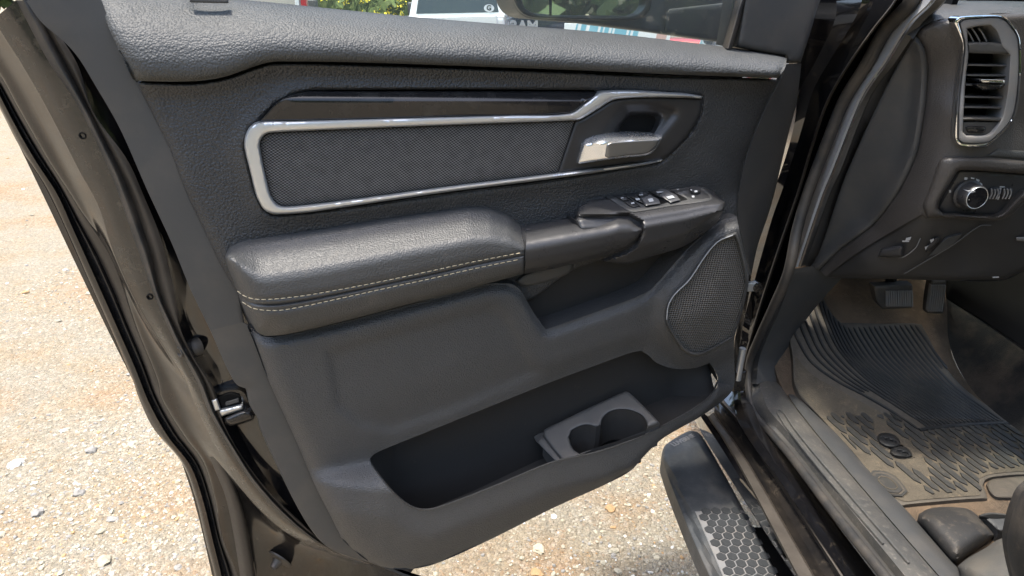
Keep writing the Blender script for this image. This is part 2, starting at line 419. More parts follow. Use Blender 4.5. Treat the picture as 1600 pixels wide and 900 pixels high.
m_step = M('weathered step plastic', (.040, .045, .050), .55, bumps=[('noise', 500, .0006)], dirt=[((.25, .25, .24), 30, .45, .8, .22), (DUST, 7, .5, .85, .2)])
m_hexgap = M('worn step rib', (.16, .165, .17), .55, dirt=(DUST, 20, .4, .8, .35))
def glass(name, tint=(.93, .97, .95), op=.06):
    mt = bpy.data.materials.new(name); mt.use_nodes = True; n = mt.node_tree.nodes; l = mt.node_tree.links
    for x in list(n):
        if x.type != 'OUTPUT_MATERIAL': n.remove(x)
    tr = n.new('ShaderNodeBsdfTransparent'); tr.inputs[0].default_value = (*tint, 1)
    gl = n.new('ShaderNodeBsdfGlossy'); gl.inputs['Roughness'].default_value = .02
    fr = n.new('ShaderNodeFresnel'); fr.inputs[0].default_value = 1.45
    df = n.new('ShaderNodeBsdfDiffuse'); df.inputs[0].default_value = (.6, .62, .6, 1)
    m1 = n.new('ShaderNodeMixShader'); m2 = n.new('ShaderNodeMixShader'); m2.inputs[0].default_value = op
    l.new(tr.outputs[0], m2.inputs[1]); l.new(df.outputs[0], m2.inputs[2])
    l.new(fr.outputs[0], m1.inputs[0]); l.new(m2.outputs[0], m1.inputs[1]); l.new(gl.outputs[0], m1.inputs[2])
    l.new(m1.outputs[0], n['Material Output'].inputs[0]); return mt
m_glass = glass('window glass')

# ================================================================== the pickup truck
truck = empty('pickup_truck', (1.3, -1.4, 0), label='black pickup truck with its driver door wide open, dusty sill and charcoal trim', category='pickup truck')
D = DOOR

# ---- door : shell of painted metal (strips of the shut face seen at the left)
cH = P('-40,95 0,170 30,228 73,297 140,443 207,593 216,620 240,670 284,723 306,782 321,844 336,905 345,960')
cG = P('-22,95 14,170 52,240 92,297 158,443 224,593 234,622 264,678 300,720 322,782 336,840 352,905 362,960')
cF = P('-40,60 0,117 28,168 75,250 107,300 124,328 173,403 213,513 247,597 252,622 290,685 318,723 337,782 349,838 374,897 388,960')
cE = P('-10,30 10,62 34,100 71,164 124,267 153,320 180,397 217,477 260,547 293,600 300,620 331,685 374,757 424,813 474,847 527,866 580,884 640,900')
cD1 = P('25,0 78,100 117,157 171,267 213,384 243,467 273,533 308,597 324,639 350,684 396,757 452,816 503,853 555,873 600,889 650,903')
cD2 = P('48,0 103,100 149,189 199,292 233,387 253,467 283,533 320,597 327,623 360,688 405,757 463,818 513,855 561,874 604,890 652,904')
cC = P('62,0 83,40 121,100 146,175 199,250 222,300 253,377 277,477 283,517 307,563 333,604 352,667 403,750 467,813 508,850 560,874 606,890 654,904')
cB = P('43,0 67,33 100,63 123,90 147,130 187,200 230,297 267,377 297,450 328,515 367,598 384,607 390,633 402,653 405,667 424,710 467,797 499,844 527,863 570,877 610,891 656,905')
cA = P('130,-30 153,0 167,37 182,70 213,133 240,187 263,233 287,297 320,367 340,410 367,457 390,513 422,600 460,683 493,760 520,813 533,840 567,866 604,887 650,906')
door = make('door', [
    band([(cH, -.166), (.75 * resamp(cH, 17) + .25 * resamp(cG, 17), -.158), (.3 * resamp(cH, 17) + .7 * resamp(cG, 17), -.154)], m_paintd, 90, frame=D, sub=3),
    band([(.3 * resamp(cH, 17) + .7 * resamp(cG, 17), -.154), (cG, -.166), (.75 * resamp(cG, 17) + .25 * resamp(cF, 17), -.150), (.5 * resamp(cG, 17) + .5 * resamp(cF, 17), -.158)], m_gloss, 90, frame=D, sub=4),
    band([(.5 * resamp(cG, 17) + .5 * resamp(cF, 17), -.158), (.25 * resamp(cG, 17) + .75 * resamp(cF, 17), -.142), (cF, -.135)], m_flange, 90, frame=D, sub=4),
    band([(cF, -.135), (cF + [3, 0], -.128), (.55 * resamp(cF, 13) + .45 * resamp(cE, 13), -.118), (cE - [3, 0], -.088), (cE, -.083)], m_paintd, 90, frame=D, sub=4),
    band([(P('288,600 303,640 320,692 334,730 352,775 364,830 376,905'), -.118), (P('293,600 309,640 326,690 344,730 362,775 374,830 386,905'), -.103), (P('297,602 314,640 333,690 354,732 372,778 384,830 396,905'), -.106), (P('298,603 316,640 336,690 357,732 375,778 388,830 400,905'), -.122)], m_flange, 60, frame=D, sub=4),
    band([(cE, -.083), (.5 * resamp(cE, 18) + .5 * resamp(cD1, 18), -.070), (cD1, -.066)], m_edge, 90, frame=D, sub=4),
    band([(cD2, -.062), (.5 * resamp(cD2, 18) + .5 * resamp(cC, 18), -.052), (cC, -.056)], m_flange, 90, frame=D, sub=4),
    band([(cC, -.056), (.7 * resamp(cC, 22) + .3 * resamp(cB, 22), -.085), (cB, -.085), (cB + [14, -2], -.08)], m_paint, 110, frame=D, smooth=False),
    # outer skin behind
    relief(D, '-40,90 30,228 207,593 284,723 345,955 600,955 650,885 860,765 960,705 1010,665 1100,600 1130,540 1130,330 1160,120 400,40 60,-30', -.168, m_paint, step=60, back=-.175, rings=()),
], truck)
empties = []
def part(name, ch, parent=door, **k): return make(name, ch, parent, **k)

# weatherstrip bulb between the flanges
part('weatherstrip', [band([(cD1, -.066), (.5 * resamp(cD1, 30) + .5 * resamp(cD2, 30), -.050), (cD2, -.062)], m_rub, 110, frame=D, sub=6),
     ])
# hard plastic rim between channel and soft panel
iA = resamp(cA, 24); iB = resamp(cB, 24)
top = cB[:, 1] <= 516; lowB = np.r_[[[328, 515]], cB[cB[:, 1] > 516]]
rimA1 = np.r_[cA[:11], [[379, 508]]]; rimA2 = np.r_[[[379, 508]], cA[11:]]
rimA1[-1] = [378, 505]; rimA2[0] = [378, 505]
rim1 = band([(cB[top], -.034), (cB[top] + [1.5, 0], -.020), (cB[top] + [5, 0], -.016), (rimA1 - [4, 0], -.010), (rimA1 + [4, 0], -.012)], m_hard, 80, frame=D, sub=3)
rim2 = band([(lowB, -.034), (lowB + [1.5, 0], -.021), (lowB + [5, 0], -.016), (rimA2 - [4, 0], -.010), (rimA2 + [6, 0], -.012)], m_hard, 80, frame=D, sub=3)
part('edge_trim', [rim1]); part('edge_trim', [rim2])
seam = band([(P('326,517 378,507'), -.013), (P('326,519 378,509.5'), -.013)], m_black, 8, frame=D)
# latch, bump stop, drain plug, small marks
def dpt(x, y, w): return D.pt([[x, y]], w)[0]
part('bump_stop', [lathe(dpt(311, 541, -.083), -D.n * .55 - D.e1 * .8 + np.array([0, 0, .05]), [(.0001, 0), (.017, 0), (.017, .010), (.0155, .014), (.0115, .018), (.0105, .034), (.0095, .036), (.007, .036), (.006, .030), (.0001, .030)], m_rub, 28)])
lx, ly = 362, 634
part('latch', [relief(D, '330,619 345,609 372,606 386,613 392,634 394,650 384,658 352,662 338,642', lambda q, d: -.078 + .010 * arc(d, 5), m_paintd, step=5, back=-.1),
     relief(D, '342,622 360,616 374,620 378,634 349,642', -.062, m_black, step=6, back=-.075, rings=()),
     relief(D, '341,641 379,632 381,640 345,651', lambda q, d: -.058 + .008 * arc(d, 4), m_satin, step=3, back=-.09, rings=(1, 2)),
     relief(D, '330,626 339,622 345,640 336,643', lambda q, d: -.056 + .006 * arc(d, 3), m_satin, step=3, back=-.09, rings=(1, 2)),
     relief(D, '350,652 380,640 392,641 399,648 396,657 362,666 351,661', lambda q, d: -.060 + .016 * arc(d, 8), m_gloss, step=3, back=-.09, rings=(1, 3, 5)),
     relief(D, '352,630 372,624 373,628 353,634', -.057, m_hard, step=6, back=-.07, rings=())])
part('drain_plug', [lathe(dpt(437, 873, -.119), -D.n * .6 - D.e1 * .55 - np.array([0, 0, .35]), [(.0001, 0), (.030, 0), (.029, .003), (.013, .006), (.010, .012), (.0085, .022), (.006, .023), (.005, .014), (.0001, .014)], m_flange, 24)])
part('screw_hole', [lathe(dpt(129, 212, -.0675), -D.n - .1 * D.e1, [(.0055, 0), (.005, .0012), (.0035, .0012), (.0030, -.002), (.0001, -.002)], m_black, 14)])
part('screw_hole', [lathe(dpt(234, 464, -.0665), -D.n - .1 * D.e1, [(.0055, 0), (.005, .0012), (.0035, .0012), (.0030, -.002), (.0001, -.002)], m_black, 14)])

# ---- padded sill of the window
cT = P('120,-30 153,-22 250,-9 383,0 533,15 666,28 800,39 933,50 1066,65 1183,80 1229,89')
cBt = P('210,124 213,126 300,127 350,120 400,103 423,97 440,96 533,97 666,101 800,106 933,111 1066,117 1216,122')
yT = lambda x: np.interp(x, cT[:, 0], cT[:, 1]); yB = lambda x: np.interp(x, cBt[:, 0], cBt[:, 1])
def pad_w(q, d):
    t = np.clip((q[:, 1] - yT(q[:, 0])) / (yB(q[:, 0]) - yT(q[:, 0])), 0, 1)
    wv = np.interp(t, [0, .06, .15, .3, .45, .6, .75, .88, .96, 1], [-.062, -.046, -.026, -.001, .016, .026, .031, .031, .027, .018])
    dl = pdist(q, P('120,-60 153,0 167,37 182,70 213,126'), False); dr = pdist(q, P('1229,89 1216,122'), False)
    wv = wv - .016 * (1 - arc(dl, 26)) - .012 * (1 - arc(dr, 14))
    dk = np.hypot((q[:, 0] - 328) / 36, (q[:, 1] - 8) / 13); wv = wv - .010 * (1 - sst(dk, .5, 1.15))
    return wv
part('padded_sill', [relief(D, '120,-28 250,-9 383,0 533,15 666,28 800,39 933,50 1066,65 1183,80 1224,87 1229,92 1227,105 1216,122 1066,117 933,111 800,106 666,101 533,97 440,96 423,97 400,103 350,120 300,127 213,126 207,123 182,70 167,37 153,0 130,-28', pad_w, m_pad, step=6, back=-.07, rings=(1.2, 3, 6, 10))])
part('lock_knob', [box(dpt(327, 1, -.022), (.050, .014, .006), m_hard, .002, axes=[D.e1, -D.n, (0, 0, 1)])])

# ---- upper soft panel
up_out = P('213,129 300,131 350,124 400,107 425,100 533,101 800,110 1066,121 1218,125 1199,160 1179,207 1163,253 1154,297 1151,345 1129,350 900,420 823,470 640,500 450,520 400,525 392,515 367,457 340,410 320,367 287,297 263,233 240,187')
ins_out = P('382,230 390,200 405,189 430,163 460,147 490,141 943,141 1098,150 1094,180 1079,207 1046,238 1033,254 866,281 700,302 533,326 430,337 413,329 398,297')
def up_w(q, d):
    dl = pdist(q, up_out[np.r_[17:len(up_out), 0]], False); dr = pdist(q, up_out[8:13], False)
    wv = .0 - .014 * (1 - arc(dl, 22)) - .03 * (1 - arc(dr, 70))
    dt = q[:, 1] - yB(q[:, 0]); wv = wv + .010 * (1 - sst(dt, 0, 30))
    di = pdist(q, ins_out); ii = inside(q, ins_out)
    wv = wv + .006 * np.exp(-(di / 16) ** 2) - .005 * np.exp(-(di / 3) ** 2)
    return wv - .006 * (1 - arc(np.minimum(d, 99), 5)) * (di > 8)
part('upper_panel', [relief(D, up_out, up_w, m_panel, step=7, back=-.03, rings=(1, 3, 6, 11), holes=[ins_out])])

# ---- decorative insert
part('insert_backing', [relief(D, ins_out.mean(0) + (ins_out - ins_out.mean(0)) * 1.02, -.014, m_black, step=30, back=-.02, rings=())])
part('gloss_strip', [relief(D, '405,190 418,176 430,163 445,153 460,147 475,143.5 490,142.5 943,143 917,159 891,176.5 700,182.5 533,187', lambda q, d: .002 + np.interp(q[:, 1] - .006 * (q[:, 0] - 500), [142, 143.5, 155, 158, 190], [.002, .006, .017, .017, .012]) - .003 * (1 - arc(d, 2)), m_gloss, step=6, back=-.012, rings=(1, 2.2, 4))])
sil = P('1098,150 1066,145.5 943,142.5 917,159 891,176.5 800,180 666,183.5 533,187 460,189 405,190.5 391,198 383,213 382,230 390,265 398,297 403,312 413,328 422,333 432,335 480,332 533,324.5 700,300 866,279 1000,259 1033,252 1036,249 990,256 871,271 700,292 533,314.5 450,323.5 435,321 426,312 420,297 406,230 408,218 415,210 427,207 533,202 766,193 898,188 908,186 935,170 963,155 1066,152.5 1096,154.5')
part('silver_trim', [relief(D, sil, lambda q, d: .012 + .009 * arc(d, 4.5), m_satin, step=5, back=-.012, rings=(.7, 1.6, 3), corner=50)])
fab = P('406,230 408,218 415,210 427,207 533,202 766,193 898,188 871,271 700,292 533,314.5 450,323.5 435,321 426,312 420,297')
part('fabric_insert', [relief(D, fab, lambda q, d: .006 + .006 * arc(d, 14), m_tex, step=8, back=-.012, rings=(1, 3, 7))])
bez = P('899,188 908,186 935,170 963,155 1066,152.5 1097,155 1094,180 1079,207 1060,230 1036,249 990,256 871,271')
rec = P('981,173 1030,172 1050,178 1020,215 990,213 955,212 962,195')
def bez_w(q, d):
    ii = inside(q, rec); dd = pdist(q, rec)
    wv = .006 + .006 * arc(d, 6)
    x0 = (q[:, 0] - 960) / 90
    depth = np.where(ii, .008 + .032 * sst(dd, 0, 14) * (1 - sst(q[:, 0] - .0 * q[:, 1], 1006, 1046)), .008 * np.exp(-(dd / 7) ** 2))
    return wv - depth
part('handle_bezel', [relief(D, bez, bez_w, m_bez, step=4, back=-.02, rings=(1, 3, 5))])
hnd = P('902,254 905,243 914,213 920,210.5 962,208.5 1034,210.5 1034,216 1026,231 1013,242 980,246 946,250 905,256.5')
def hnd_w(q, d):
    yt = np.interp(q[:, 0], [900, 914, 962, 1035], [213, 212, 209, 211]); cr_ = np.interp(q[:, 0], [914, 945, 1035], [226, 222, 217])
    t = (q[:, 1] - yt) / np.maximum(cr_ - yt, 1)
    wv = .018 + .026 * np.clip(t, 0, 1) ** .8
    wv = wv - .022 * (1 - sst(q[:, 0], 900, 948)) ** 1.0 * 1
    wv = wv + .004 * sst(q[:, 0], 940, 952) * (np.clip(t, 0, 1)) 
    return wv - .007 * (1 - arc(d, 5))
part('door_handle', [relief(D, hnd, hnd_w, m_lever, step=3, back=-.012, rings=(1, 2.4, 4.4)), relief(D, '948,226 956,223 1030,218 1025,229 1012,239 980,243 950,246.5 945,244', lambda q, d: hnd_w(q, np.full(len(q), 99.)) + .0012 * arc(d, 2), m_satind, step=3, back=.0, rings=(.8, 2))])

# ---- armrest
aT = P('352,400 360,386 380,377 440,367 533,353 633,337 700,328 733,323 766,325 796,337 823,360'); aB = P('352,402 383,487 400,517 413,525 450,522 533,503 633,477 700,460 766,442 818,428 823,428')
def arm_t(q):
    a_ = np.interp(q[:, 0], aT[:, 0], aT[:, 1]); b_ = np.interp(q[:, 0], aB[:, 0], aB[:, 1]); return np.clip((q[:, 1] - a_) / (b_ - a_), 0, 1)
stU = cat(P('369,453 383,463 407,468 467,463 533,452 600,439 666,425 740,409 819,394'), 5); stL = cat(P('376,470 397,482 433,485 467,480 533,466 600,451 666,437 740,420 818,404'), 5)
crease = (resamp(stU, 60) + resamp(stL, 60)) / 2
def arm_w(q, d):
    t = arm_t(q)
    wv = np.interp(t, [0, .06, .14, .25, .32, .38, .46, .6, .8, .93, 1], [.004, .019, .030, .048, .060, .070, .076, .078, .076, .069, .058])
    dl = pdist(q, P('352,398 353,410 370,453 383,487 400,517 413,525'), False)
    wv = wv - (wv + .005) * .62 * (1 - arc(dl, 46))
    for c, dep, wd in ((crease, .0045, 2.0), (stU, .0016, 2.2), (stL, .0016, 2.2)): wv = wv - dep * np.exp(-(pdist(q, c, False) / wd) ** 2)
    return wv - .006 * (1 - arc(d, 4))
arm_out = P('352,399 356,388 362,383 380,377 440,367 533,353 633,337 700,328 733,323 766,325 796,337 823,360 821,390 818,428 766,442 700,460 633,477 533,503 450,522 413,525 405,522 400,517 383,487 370,453 354,412')
arm = [relief(D, arm_out, arm_w, m_arm, step=5, back=-.005, rings=(1, 2.5, 5, 9), ostep=4, along=[resamp(stU, 60), resamp(crease, 60), resamp(stL, 60)])]
def stitches(line, wf, off=.0012, L=7.5, gap=2.6):
    s = np.r_[0, np.cumsum(np.linalg.norm(np.diff(line, axis=0), axis=1))]; out = []; p = 3
    while p + L < s[-1]:
        tt = np.array([p, p + L * .25, p + L * .5, p + L * .75, p + L]); q = np.stack([np.interp(tt, s, line[:, 0]), np.interp(tt, s, line[:, 1])], 1)
        wv = wf(q, np.full(5, 50.)) + off * np.array([-.6, .6, 1, .6, -.6])
        out.append(tube(D.pt(q, wv), .0008, m_thread, 5)); p += L + gap
    return out
arm += stitches(stU, arm_w) + stitches(stL, arm_w)
part('armrest', arm)
# ---- pull handle and switch pod
gT_ = P('823,361 880,351 950,340 966,335 983,337 1003,350'); gB = P('820,428 860,421 926,405 980,390 996,380 1003,368')
def grip_w(q, d):
    a_ = np.interp(q[:, 0], gT_[:, 0], gT_[:, 1]); b_ = np.interp(q[:, 0], gB[:, 0], gB[:, 1]); t = np.clip((q[:, 1] - a_) / np.maximum(b_ - a_, 2), 0, 1)
    wv = np.interp(t, [0, .06, .16, .3, .45, .7, .9, 1], [.028, .048, .060, .073, .079, .078, .068, .052])
    return wv - .006 * (1 - arc(pdist(q, P('983,337 1000,348 1003,360 995,380 980,390'), False), 8))
part('pull_handle', [relief(D, '823,361 880,351 950,340 966,335.5 983,337 1000,348 1003,360 995,380 980,390 926,405 860,421 820,428', grip_w, m_grip, step=5, back=.0, rings=(1, 2.5, 5), ostep=4)])
pT = P('899,340 903,323 916,313 953,306 1098,290 1113,297 1131,312'); pC = P('899,346 930,345 960,346 1004,344 1070,332 1131,317'); pB = P('899,352 930,405 950,409 980,412 1066,386 1106,360 1123,345 1131,330')
def pod_w(q, d):
    wv = layers(q, [(pT, -.004), (pT * .85 + .15 * np.stack([pT[:, 0], np.interp(pT[:, 0], pC[:, 0], pC[:, 1])], 1), .020), (pC, .074), (pC + [0, 12], .083), (pC * .4 + .6 * np.stack([pC[:, 0], np.interp(pC[:, 0], pB[:, 0], pB[:, 1])], 1), .080), (pB, .052)])
    g = inside(q, P('890,335 960,333 983,331 1006,345 1008,362 998,386 980,398 926,415 890,420')); dg = pdist(q, P('890,335 960,333 983,331 1006,345 1008,362 998,386 980,398 926,415 890,420'))
    wv = np.where(g, wv - .018 * sst(dg, 0, 6), wv)
    return wv - .010 * (1 - arc(d, 10))
part('switch_pod', [relief(D, '899,343 901,330 906,320 916,313 953,306 1030,297 1098,290 1113,297 1131,312 1132,322 1123,344 1106,360 1066,386 1020,400 980,412 950,409 930,405', pod_w, m_grip, step=3.2, back=-.01, rings=(1, 3, 6), ostep=3)])
plate = P('952,311 956,305.5 966,303.5 1030,296.5 1092,291 1111,304 1112,311 1106,314 1050,322 992,331.5 984,330 968,321')
part('switch_plate', [relief(D, plate, lambda q, d: pod_w(q, np.full(len(q), 99.)) + .0015 + .0015 * arc(d, 2.5), m_hard, step=4, back=-.004, rings=(.8, 2))])
def pxz(s): 
    q = P(s); return np.stack([940 + q[:, 0] / 7.5, 280 + q[:, 1] / 7.5], 1)
def onpod(s, h, mat, r=2.2, rise=.003, dish=0): 
    return relief(D, pxz(s), lambda q, d: pod_w(q, np.full(len(q), 99.)) + h - rise + rise * arc(d, r) - dish * sst(d, 0, 5), mat, step=3, back=.0, rings=(.6, 1.6), ostep=2.5)
def mark(s, h): return relief(D, pxz(s), lambda q, d: pod_w(q, np.full(len(q), 99.)) + h, m_white, step=3, back=.01, rings=(), wall=False, ostep=2)
wells = [onpod('165,205 285,185 475,320 470,330 355,335 300,300', .0036, m_black), onpod('290,190 560,160 800,275 700,300 515,320', .0036, m_black), onpod('565,160 790,128 1040,240 930,265 800,280', .0036, m_black)]
part('lock_switch', wells[:1] + [onpod('180,208 262,196 330,245 250,255', .008, m_btn), onpod('258,260 340,250 440,318 360,325', .008, m_btn), mark('222,214 255,208 262,222 230,228', .0092), mark('338,275 378,268 388,284 350,290', .0092)])
part('window_switch', wells[1:2] + [onpod('305,192 405,180 520,305 440,262', .009, m_btn), onpod('408,182 525,168 560,190 480,222', .008, m_btn), onpod('470,232 560,192 660,232 690,285 520,312', .012, m_btng, 4), mark('435,178 480,172 490,186 448,190', .0102), mark('392,228 440,222 452,240 410,246', .0112), mark('540,232 595,222 612,258 560,268', .0148)])
part('window_switch', wells[2:] + [onpod('590,160 640,150 760,250 690,215', .009, m_btn), onpod('610,155 725,138 740,155 640,175', .008, m_btn), onpod('690,200 790,158 870,182 925,245 810,275', .012, m_btng, 4), mark('640,145 715,136 728,150 655,165', .0102), mark('755,205 830,188 860,215 785,230', .0148)])
part('mirror_switch', [onpod('820,125 1000,100 1180,130 1290,220 1060,240', .0042, m_btn, 3), lathe(D.pt(pxz('1090,142'), .052)[0] * 0 + D.pt(pxz('1090,142'), pod_w(pxz('1090,142'), np.array([99.])) + .003)[0], (-.30 * D.n + np.array([0, 0, 1.])), [(.0105, 0), (.0105, .004), (.0095, .0055), (.006, .005), (.0001, .0045)], m_btn, 20), mark('1040,120 1058,118 1062,130 1044,132', .0128), mark('1085,132 1120,130 1125,150 1092,154', .0128), mark('880,115 905,112 908,124 884,126', .0056), mark('1055,195 1085,190 1090,212 1062,214', .0056)])

# ---- lower panel with its pockets
k0 = P('385,508 390,514 413,526 450,523 533,504 633,478 766,443 786,443 800,444 813,453 833,487 853,515 933,487 1010,457 1026,443 1066,398 1100,365 1129,344 1151,338 1172,338')
k1 = k0 + [0, 16]
hTop = P('578,717 584,710 600,702 667,675 766,635 853,600 933,570 986,551 1002,548 1014,556 1026,567 1053,576 1086,575 1109,567 1119,583 1122,598')
hLip = P('578,717 580,726 590,741 613,770 628,784 644,795 660,799 680,797 766,765 866,724 933,709 1000,685 1066,652 1096,633 1113,617 1122,598')
k2 = np.r_[P('380,725 430,732 500,732'), hTop, P('1147,602 1172,600')]
k3 = np.r_[P('380,735 430,745 520,760'), hLip[3:], P('1147,606 1172,604')]; k4 = k3 + [0, 40]; k4[-5:] -= [0, 26]
k5 = P('380,760 460,800 493,812 533,840 550,857 576,877 610,888 643,889 683,880 766,843 866,793 950,755 986,735 1006,713 1033,687 1066,667 1093,652 1133,623 1147,612 1172,600')
spk = P('1151,363 1146,365 1123,375 1103,397 1076,437 1053,460 1043,477 1040,500 1046,517 1066,547 1083,557 1099,555 1146,530 1156,500 1166,453 1168,433 1156,377')
def low_w(q, d, soft=True):
    lipw = [(380, .022), (450, .03), (540, .066), (600, .082), (700, .088), (950, .086), (1040, .075), (1090, .058), (1122, .035), (1150, .012)]
    midw = [(380, .020), (520, .028), (600, .022), (980, .020), (1150, .012)]
    wv = layers(q, [(k0, .020), (k1, .034), (k1 * [1, .5] + np.stack([0 * k1[:, 0], .5 * np.interp(k1[:, 0], k2[:, 0], k2[:, 1])], 1), .032), (k2, midw), (k3, lipw), (k4, [(x, a_ + .004) for x, a_ in lipw]), (k5, [(x, a_ * .8) for x, a_ in lipw])])
    # shallow pressed field in the middle of the panel
    fld = P('505,545 640,505 770,470 800,490 830,550 850,585 700,650 610,680 560,670 520,640'); df = pdist(q, fld); fi = inside(q, fld)
    wv = wv - .005 * np.where(fi, sst(df, -2, 16), 0)
    ds = pdist(q, spk); wv = wv + .018 * np.where(inside(q, spk), 1, 1 - sst(ds, 0, 30)) * (sst(q[:, 0], 1000, 1050))
    dl = pdist(q, P('385,505 390,513 422,600 460,683 493,760 520,813 533,840 550,857 576,877 604,888'), False)
    wv = wv - .030 * (1 - arc(dl, 30))
    db = pdist(q, k5[6:], False); wv = wv - .010 * (1 - arc(db, 10))
    dp = pdist(q, k0[8:16], False); wv = wv + .004 * np.exp(-(dp / 4) ** 2)
    return wv
low_out = np.r_[P('387,512'), k0[2:18], P('1151,338 1161,387 1170,430 1166,460 1156,500 1148,527 1147,560 1147,603 1133,623 1093,652 1066,667 1033,687 1006,713 986,735 950,755 866,793 766,843 683,880 643,889 610,888 576,877 550,857 533,840 520,813 493,760 460,683 422,600 395,530')]
hole = np.r_[hTop[:-1], hLip[::-1][:-1]]
part('lower_panel', [relief(D, low_out, low_w, m_low, step=7, back=-.028, rings=(1, 3, 6, 11), holes=[hole], ostep=5, hole_wall=False)])
# storage pocket behind the hole
n_ = 70; hl = resamp(cat(hLip, 5), n_); ht = resamp(cat(hTop, 5), n_)
z0 = np.zeros(n_); wl = low_w(hl, z0); wt = low_w(ht, z0)
r_lip = D.pt(hl, wl); r_top = D.pt(ht, wt)
lip1 = D.pt(hl - [0, 2.2], wl + .0005); lip2 = D.pt(hl - [0, 4.5], wl - .006); lip3 = lip2 + D.n * .006 - [0, 0, .012]
def sink(p, wnew, drop):
    q = p.copy(); cur = D.dist - (q - CAM) @ D.n; q = q + D.n[None] * (cur - wnew)[:, None]; q[:, 2] -= drop; return q
e = np.minimum(np.linspace(0, 1, n_) / .10, np.minimum((1 - np.linspace(0, 1, n_)) / .10, 1))
drop_ = np.clip((np.interp(hl[:, 0], k5[:, 0], k5[:, 1]) - hl[:, 1]) * .00115 - .012, .0, .12) * np.minimum(np.linspace(0, 1, n_) / .10, 1)
bot_f = sink(lip3, wl * .5, 0.0) - np.outer(drop_, [0, 0, 1]); bot_b = sink(bot_f, -.026 * e + (1 - e) * wl * .6, 0.0)
up1 = sink(r_top, np.minimum(wt - .004, -.002), -.004); up2 = sink(r_top, np.full(n_, -.026), -.012)
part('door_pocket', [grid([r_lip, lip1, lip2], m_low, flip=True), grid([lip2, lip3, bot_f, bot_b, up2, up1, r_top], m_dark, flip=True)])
# cup holder tray standing in the pocket, leaning towards the seat
tray = P('850,672 856,668 975,612 983,613 1030,660 1031,664 884,719 878,717 850,681')
tB_ = P('850,672 983,611'); tF_ = P('881,719 1031,662')
def tray_w(q, d=None):
    n_ = np.array([.43, 1.0]); a0 = P('850,672 981,612')[0]; h = ((q - a0) @ np.array([.415, .91])); return -.004 + .078 * np.clip(h / 58, -.2, 1.05)
cups = [P('889,684 893,673 904,667 918,664 932,668 939,664 943,652 955,643 970,640 987,642 1003,650 1010,662 1008,676 985,683 950,694 905,708 895,700')]
cup_c = relief(D, tray, lambda q, d: tray_w(q) - .004 * (1 - arc(d, 4)), m_hard, step=6, hole_wall=False, wall=False, back=-.018, rings=(1, 2.5, 4), holes=cups, ostep=3)
cup_c2 = relief(D, '838,690 846,682 852,682 884,716 868,722', lambda q, d: tray_w(q) - .008 - .004 * (1 - arc(d, 3)), m_hard, step=5, back=-.018, rings=(1, 2))
co_ = D.pt(cat(cups[0], 4, True), tray_w(cat(cups[0], 4, True)))
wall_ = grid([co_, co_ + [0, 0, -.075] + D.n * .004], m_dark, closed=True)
ti_ = cat(tray, 4, True); to_ = D.pt(ti_, tray_w(ti_) - .004); skirt = grid([to_, to_ + [0, 0, -.05]], m_hard, closed=True)
ci = D.pt(P('957,690'), .03)[0]
part('cup_holder', [cup_c, cup_c2, skirt, wall_, lathe(ci - [0, 0, .052], (0, 0, 1), [(.034, -.004), (.034, 0), (.030, .002), (.027, -.003), (.0001, -.003)], m_grip, 28)])
# map pocket behind the pull handle
part('map_pocket', [relief(D, '780,430 823,380 1000,350 1080,350 1080,400 1030,455 1010,470 933,500 853,530 825,490', lambda q, d: -.026 + 0 * d, m_dark, step=20, back=-.035, rings=()),
     relief(D, '806,440 822,428 880,412 896,411 893,422 884,430 832,446 814,447', lambda q, d: .004 + .006 * arc(d, 5), m_hard, step=5, back=-.028, rings=(1, 3))])
# speaker
sp_in = spk.mean(0) + (spk - spk.mean(0)) * .93
part('speaker_grille', [relief(D, spk, lambda q, d: low_w(q, d) + .003 + .009 * arc(d, 3.5), m_hard, step=6, back=.005, rings=(.8, 2, 3.5), ostep=3, holes=[sp_in]),
     relief(D, sp_in, lambda q, d: low_w(q, d) + .003 + .010 * sst(d, -6, 55), m_mesh, step=6, back=.015, rings=(2, 5), ostep=3)] + [(lambda q: tube(D.pt(q, low_w(q, np.zeros(len(q))) + .0115), .0011, m_cap, 6))(cat(spk.mean(0) + (P('1146,365 1123,375 1103,397 1076,437 1053,460 1043,477 1040,500') - spk.mean(0)) * .975, 4))])  # pale bead paints in the highlight on the rim's upper left edge

# ---- front edge of the door and mirror corner
feL = P('1226,100 1218,124 1199,160 1179,207 1163,253 1154,297 1151,338 1161,387 1170,430'); feR = P('1251,99 1248,125 1243,160 1229,213 1216,267 1209,297 1200,330 1183,383 1171,440')
part('front_edge_trim', [band([(feL - [5, 0], -.034), (feL, -.028), (feL + [4, 0], -.028), (.5 * resamp(feL, 12) + .5 * resamp(feR, 12), -.052), (feR, -.085), (feR + [1, 0], -.10)], m_hard, 50, frame=D, sub=3)])
part('front_edge_shell', [band([(P('1160,385 1170,430 1166,460 1156,500 1148,530 1147,570 1147,640'), -.045), (P('1182,383 1174,430 1170,460 1163,500 1157,530 1154,570 1152,640'), -.10)], m_paintd, 40, frame=D)])
part('mirror_corner_trim', [relief(D, '1166,-25 1300,-25 1282,0 1267,48 1251,98 1229,99 1226,88 1183,80 1150,73 1156,40', lambda q, d: -.052 + .012 * arc(d, 7) - .02 * sst(q[:, 0], 1150, 1280), m_hard, step=9, back=-.12, rings=(1, 3, 6))])
part('window_frame', [relief(D, '1236,-30 1322,-30 1312,10 1306,36 1276,102 1256,142 1238,140 1245,98', -.135, m_paint, step=30, back=-.16, rings=())])
